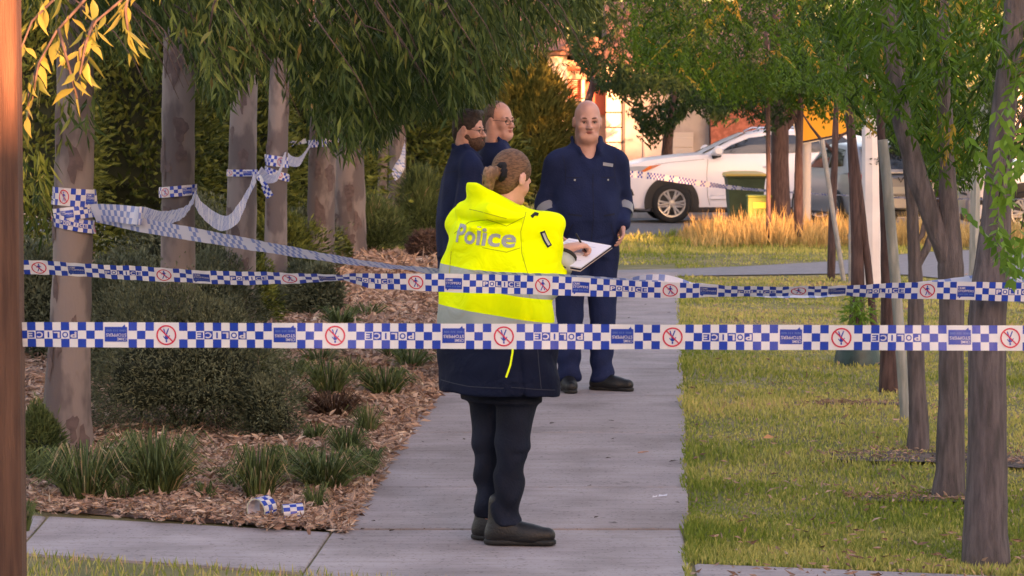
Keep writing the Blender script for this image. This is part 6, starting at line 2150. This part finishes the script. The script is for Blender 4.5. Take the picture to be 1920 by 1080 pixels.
MB().tube([(-.30, .44, .93), (.30, .44, .93)], .018, 8).tube([(-.30, .36, .92), (-.30, .44, .93)], .016, 6).tube([(.30, .36, .92), (.30, .44, .93)], .016, 6).build('handle', BING, t)
MB().box(-.05, .05, -.352, -.34, .70, .72).build('bin_badge', mat('bin print', (0.4, 0.42, 0.42), 0.6), t)
for s_ in (-1, 1):
    MB().lathe([(0, -.025), (.09, -.025), (.10, -.015), (.10, .015), (.09, .025), (0, .025)], 16, 'x', (s_ * .28, .27, .09)).build('wheel', TYRE, t)
g = at(1420, 424, 45.2)
t = thing('green_box', 'lime green upright plastic box with a yellow sticker in the dry grass beside the bin', 'box', (g.x, 44.6, float(gz(44.6))))
m = MB()
m.add([(-.20, -.15, 0), (.20, -.15, 0), (.20, .15, 0), (-.20, .15, 0), (-.205, -.155, .60), (.205, -.155, .60), (.205, .155, .60), (-.205, .155, .60)],
      [(3, 2, 1, 0), (4, 5, 6, 7), (0, 1, 5, 4), (1, 2, 6, 5), (2, 3, 7, 6), (3, 0, 4, 7)])
m.build('box_body', BINL, t)
MB().box(-.22, .22, -.17, .17, .602, .64, .01).build('box_lid', BINL, t)
for s_ in (-1, 1):
    MB().box(s_ * .195 - .012, s_ * .195 + .012, -.172, -.158, .0, .60).build('corner_rib', BINL, t)
MB().box(-.13, .12, -.160, -.156, .44, .53).build('sticker', STK, t)

# rock, sign, posts by the road
p = gnd(1447, 438)
f = Field((-.4, -.3, -.05), (.4, .3, .3), .02)
f.ell((.06, 0, .05), (.20, .16, .11), None, .02).ell((-.18, .02, .02), (.16, .10, .05), None, .05)
f.fold(lambda P: .03 * pnoise(P, 9, 2) + .012 * pnoise(P, 25, 4))
o = link('rock', f.mesh('rock', mat('reddish rock', (0.18, 0.10, 0.08), 0.9, (0.30, 0.19, 0.15), 8, .6, 30), 1), None, tuple(p))
tag(o, 'low reddish brown rock at the edge of the dry grass', 'rock')

d = 45.0
gp_ = at(1511, 420, d)
t = thing('road_sign', 'tilted yellow warning sign on a pale steel pole, half covered by leaves', 'sign', (gp_.x, d, float(gz(d)) - .05))
m = MB(); m.lathe([(.078, 0), (.078, 2.35), (.0, 2.36)], 20); m.build('sign_pole', mat('galvanised pole', (0.48, 0.42, 0.39), 0.5, bump=.1, bscale=20), t, True)
SY = mat('sign yellow', (0.70, 0.33, 0.012), 0.5)
def rrect(w_, h_, r_, n=5):
    out = []
    for cx, cy, a0 in ((w_ - r_, h_ - r_, 0), (-w_ + r_, h_ - r_, 90), (-w_ + r_, -h_ + r_, 180), (w_ - r_, -h_ + r_, 270)):
        for k in range(n + 1):
            a = math.radians(a0 + 90 * k / n)
            out.append((cx + r_ * math.cos(a), cy + r_ * math.sin(a)))
    return out
def plate(name, w_, h_, y0_, y1_, m_, par, hole=None):
    q = rrect(w_, h_, .05)
    n = len(q)
    V = [(a, y0_, b_) for a, b_ in q] + [(a, y1_, b_) for a, b_ in q]
    o = MB().add(V, [tuple(range(n)), tuple(range(2 * n - 1, n - 1, -1))] + [(i, n + i, n + (i + 1) % n, (i + 1) % n) for i in range(n)]).build(name, m_, par)
    o.location = (.18, -.10, 1.95)
    o.rotation_euler = (0, math.radians(-11), 0)
    return o
plate('sign_edge', .42, .42, 0, .01, mat('sign white edge', (0.6, 0.55, 0.5), .5), t)
plate('sign_border', .405, .405, -.004, -.001, SEAMM, t)
plate('sign_face', .375, .375, -.009, -.005, SY, t)
TR_ = [(1497, 444, 17), (1497, 380, 17), (1498, 300, 15), (1499, 250, 14), (1502, 180, 10), (1508, 60, 7)]
t = base_thing('street_tree', 'thin brown street tree standing right in front of the sign pole', 'tree', 1497, 444, 40.8, 'trees near the road')
trunk_mesh('trunk', TR_, 40.8, BARK_D, t, 12, seed=5)
trunk_mesh('branch', [(1499, 240, 7), (1480, 205, 5), (1470, 170, 4)], 40.8, BARK_D, t, 8, seed=6)
crown(t, [fronds(130, [1470, 1500, 1560], [210, 190, 225], 60, 39.8, 42, 83, .42, .10, .03, 8)], PINN)
rehome(t)

# litter on the path
for lab, x, y, col, s_ in (('white torn paper scrap at the joint near the right edge of the footpath', 1243, 938, (0.62, 0.60, 0.66), .022), ('small white paper scrap left of the joint edge', 1228, 940, (0.62, 0.60, 0.66), .012)):
    p = gnd(x, y)
    m = MB(); r = random.Random(x)
    m.add([(-s_, -s_ * .5, .002), (s_ * .8, -s_ * .6, .006), (s_, s_ * .5, .012), (0, s_ * .7, .003), (-s_ * .8, s_ * .4, .010), (0, 0, .008)], [(0, 1, 5), (1, 2, 5), (2, 3, 5), (3, 4, 5), (4, 0, 5)])
    o = m.build('paper_scrap', mat('paper', col, .8), None, False, (p.x, p.y, float(gz(p.y)) + .017)); tag(o, lab, 'litter')
p = gnd(1205, 856)
o = MB().tube([(-.025, 0, .004), (0, .01, .006), (.03, -.012, .012)], [.003, .004, .002], 6).build('twig', mat('pale twig', (0.45, 0.26, 0.2), .8), None, False, (p.x, p.y, float(gz(p.y)) + .017)); tag(o, 'pale curled twig in the middle of the footpath', 'twig')
DL = mat('dry leaf', (0.05, 0.03, 0.02), .9, (0.16, 0.09, 0.06), attr='rnd', lo=0, hi=1)
r = random.Random(12)
spots = [(1146, 795), (1148, 830), (1140, 866), (870, 830), (1105, 918), (1150, 988), (1118, 978), (1035, 800), (975, 918), (725, 845), (792, 835), (838, 832), (1262, 872), (1270, 950), (1240, 620), (1180, 600), (680, 1000), (700, 985), (795, 1000), (735, 1003), (640, 1020), (1280, 700), (1268, 760), (1210, 575), (1255, 590)]
V, Fs = [], []
for x, y in spots:
    p = gnd(x, y); a, s_ = r.uniform(0, 6), r.uniform(.5, 1.3)
    o_ = len(V)
    for u, v, z in [(-.02, 0, .001), (-.005, .007, .006), (.022, 0, .004), (-.003, -.008, .003)]:
        V.append((p.x + s_ * (u * math.cos(a) - v * math.sin(a)), p.y + s_ * (u * math.sin(a) + v * math.cos(a)), float(gz(p.y)) + .018 + z))
    Fs += [(o_, o_ + 3, o_ + 2), (o_, o_ + 2, o_ + 1)]
tag(link('leaf_litter', pymesh('leaf_litter', V, Fs, DL)), 'small brown leaf litter scattered on the concrete footpath', 'leaf litter', kind='stuff')
p = gnd(1440, 832)
o = MB().add([(-.03, 0, .03), (0, .015, .05), (.035, 0, .035), (0, -.015, .03)], [(0, 3, 2, 1)]).build('dry_leaf', mat('orange leaf', (0.5, 0.25, 0.12), .8), None, False, (p.x, p.y, p.z)); tag(o, 'curled orange leaf caught in the lawn', 'leaf')
# dirt rings round the street trees
SOIL = mat('bare soil', (0.05, 0.035, 0.03), .95, (0.15, 0.10, 0.085), 30, .8, 60)
for lab, x, y, w_, dd in (('dark mulch ring around the crooked street tree', 1700, 858, .48, .30), ('bare soil patch beside the forked street tree', 1740, 938, .40, .14), ('thin soil patch left of the dark street tree', 1610, 760, .38, .10), ('bare soil by the right edge trunk', 1905, 868, .25, .25)):
    p = gnd(x, y); m = MB(); r = random.Random(x); ring = []
    V = [(0, 0, .012)] + [(w_ * math.cos(a) * (1 + r.uniform(-.25, .25)), dd * math.sin(a) * (1 + r.uniform(-.25, .25)), .008) for a in [2 * math.pi * k / 26 for k in range(26)]]
    m.add(V, [(0, 1 + k, 1 + (k + 1) % 26) for k in range(26)])
    o = m.build('soil_patch', SOIL, None, True, (p.x, p.y, float(gz(p.y)) + .004)); tag(o, kind='structure')
    n = 200; rr = np.random.default_rng(x)
    a = rr.uniform(0, 6.28, n); q = np.sqrt(rr.random(n))
    P = np.stack([p.x + w_ * q * np.cos(a), p.y + dd * q * np.sin(a), gz(p.y) + .02 + .01 * rr.random(n)], 1)
    V, Q = leaf_arrays(P, np.stack([rr.normal(size=n), rr.normal(size=n), rr.normal(0, .3, n)], 1), .035, .010, .2, x)
    tag(link('bark_chips', npmesh('bark_chips', V, Q, CHIP, rnd=rr.random(n) * .7)), lab, 'mulch', kind='stuff')

rr = np.random.default_rng(91)
n = 900
Yl = 10.9 + 20 * rr.random(n) ** 1.6
Xl = xr(Yl) + (960 / F * Yl + .2 - xr(Yl)) * rr.random(n) ** .8
Pl = np.stack([Xl, Yl, gz(Yl) + .03 + .012 * rr.random(n)], 1)
V, Q = leaf_arrays(Pl, np.stack([rr.normal(size=n), rr.normal(size=n), rr.normal(0, .35, n)], 1), .045 * rr.uniform(.6, 1.3, n), .013, .25, 91)
tag(link('fallen_leaves', npmesh('fallen_leaves', V, Q, CHIP, rnd=rr.random(n) * .75)), 'dry brown leaves fallen in the lawn under the street trees', 'fallen leaves', kind='stuff')

# ------------------------------------------------------------------ the house across the road
HD = 70.0
hs = 77.14                                      # photo pixels per metre there
hx = lambda x: (x - 960) / hs
hz = lambda y: HC + (YH - y) / hs
H = thing('house', 'low house across the road with a lit gable, window blinds and grey garage', 'house', (hx(1200), HD, 0))
ox = hx(1200)
CREAM = mat('salmon render', (0.50, 0.30, 0.22), 0.9, (0.58, 0.36, 0.27), 4, .2, 50)
CREAML = mat('pale render', (0.62, 0.48, 0.40), 0.9, (0.68, 0.54, 0.46), 4, .2, 50)
REDW = mat('red painted wall', (0.50, 0.13, 0.08), 0.85)
GRW = mat('grey render', (0.26, 0.23, 0.24), 0.9, (0.31, 0.28, 0.29), 3, .2, 50)
BRK = mat('red brick', (0.22, 0.07, 0.05), 0.9, (0.32, 0.11, 0.08), 12, .3, 60)
def hb(name, m_, x0, x1, y0, y1, z0, z1, par=None, c=0):
    return MB().box(hx(x0) - ox, hx(x1) - ox, y0, y1, z0, z1, c).build(name, m_, par or H)
hb('wall', CREAML, 930, 1063, 0, 6, 0, hz(98))
hb('wall', CREAM, 1063, 1140, .8, 6, 0, hz(112))
hb('lintel', CREAM, 1063, 1136, .35, .78, hz(148), hz(133), None)
hb('fascia', REDW, 1063, 1140, .30, .78, hz(132), hz(128))
hb('column', CREAML, 1091, 1097, .36, .50, 0, hz(149))
hb('wall', REDW, 1097, 1135, .70, .79, hz(215), hz(149))
w_ = hb('window', FRAME, 1064, 1091, .66, .78, hz(186), hz(149))
for i in range(9):
    z = hz(184) + i * .048
    hb('blind_slat', REDW, 1066, 1089, .61, .64, z, z + .036, w_)
w_ = hb('window', mat('dark frame', (0.08, 0.05, 0.05), .5), 1062, 1096, .50, .64, .02, hz(188))
hb('pane', mat('glass with painted reflection', (0.12, 0.10, 0.09), .12, (0.3, 0.24, 0.16), 6, spec=.8), 1065, 1093, .47, .495, .1, hz(192), w_)  # tan blotches in the pane colour stand in for reflections
hb('transom', FRAME, 1065, 1093, .44, .465, hz(226), hz(223), w_)
for i, (a, b_) in enumerate([(102, 210), (212, 238), (240, 266), (268, 292), (294, 330)]):
    hb('panel', CREAML, 1136, 1166, 0, .5, hz(b_), hz(a), None, .01)
hb('downpipe', mat('dark pipe', (0.06, 0.05, 0.055), .6), 1166.5, 1171, -.08, .02, 0, hz(100))
hb('wall', GRW, 1172, 1330, .1, 6, 0, hz(120))
g_ = hb('garage_door', mat('pale garage door', (0.36, 0.33, 0.34), .8), 1206, 1300, .03, .09, 0, hz(248))
for i in range(5):
    hb('door_panel', mat('pale garage door', (0.36, 0.33, 0.34), .8), 1208, 1298, .012, .028, .06 + i * .27, .30 + i * .27, g_, .004)
hb('wall', BRK, 1331, 1480, -.3, 5, 0, hz(130))
for i in range(6):
    pass
m = MB()
zl, zt_ = hz(104), hz(104) + 1.1
a, b_ = hx(1050) - ox, hx(1150) - ox
m.add([(a - .3, -.4, zl), (b_ + .3, -.4, zl), ((a + b_) / 2, -.4, zl + .55), (a - .3, 7, zl), (b_ + .3, 7, zl), ((a + b_) / 2, 7, zl + .55)], [(0, 1, 2), (5, 4, 3), (1, 4, 5, 2), (3, 0, 2, 5), (0, 3, 4, 1)])
m.build('gable_roof', TILE, H)
m = MB()
a, b_ = hx(1140) - ox, hx(1500) - ox
zl = hz(118)
m.add([(a, -.7, zl), (b_, -.7, zl), (b_, 3.2, zl + 1.6), (a, 3.2, zl + 1.6), (a, 7, zl), (b_, 7, zl), (a, -.7, zl - .05), (b_, -.7, zl - .05)], [(0, 1, 2, 3), (3, 2, 5, 4), (0, 3, 4), (1, 5, 2), (6, 7, 1, 0)])
m.build('roof', TILE, H)
m = MB()
m.add([(-9, -.5, hz(96)), (hx(1060) - ox, -.5, hz(96)), (hx(1060) - ox, 3, hz(96) + 1.4), (-9, 3, hz(96) + 1.4)], [(0, 1, 2, 3)])
m.build('roof', TILE, H)
# house further right, pale, seen in the gaps
H2 = thing('house', 'pale house far to the right, glimpsed through the street trees', 'house', (16.5, 80, 0))
MB().box(-2.6, 7, 0, 6, 0, 2.7).build('wall', mat('white render', (0.66, 0.63, 0.66), .9), H2)
m = MB(); m.add([(-3, -.5, 2.7), (7.4, -.5, 2.7), (7.4, 6.5, 2.7), (-3, 6.5, 2.7), (0, 3, 4.3), (4.5, 3, 4.3)], [(0, 1, 5, 4), (1, 2, 5), (2, 3, 4, 5), (3, 0, 4)]); m.build('roof', TILE, H2)
for x in (-1.2, 1.5, 4):
    w_ = MB().box(x - .6, x + .6, -.04, -.003, 1.0, 2.1).build('window', FRAME, H2); MB().box(x - .53, x + .53, -.055, -.043, 1.07, 2.03).build('pane', GLASS, w_)
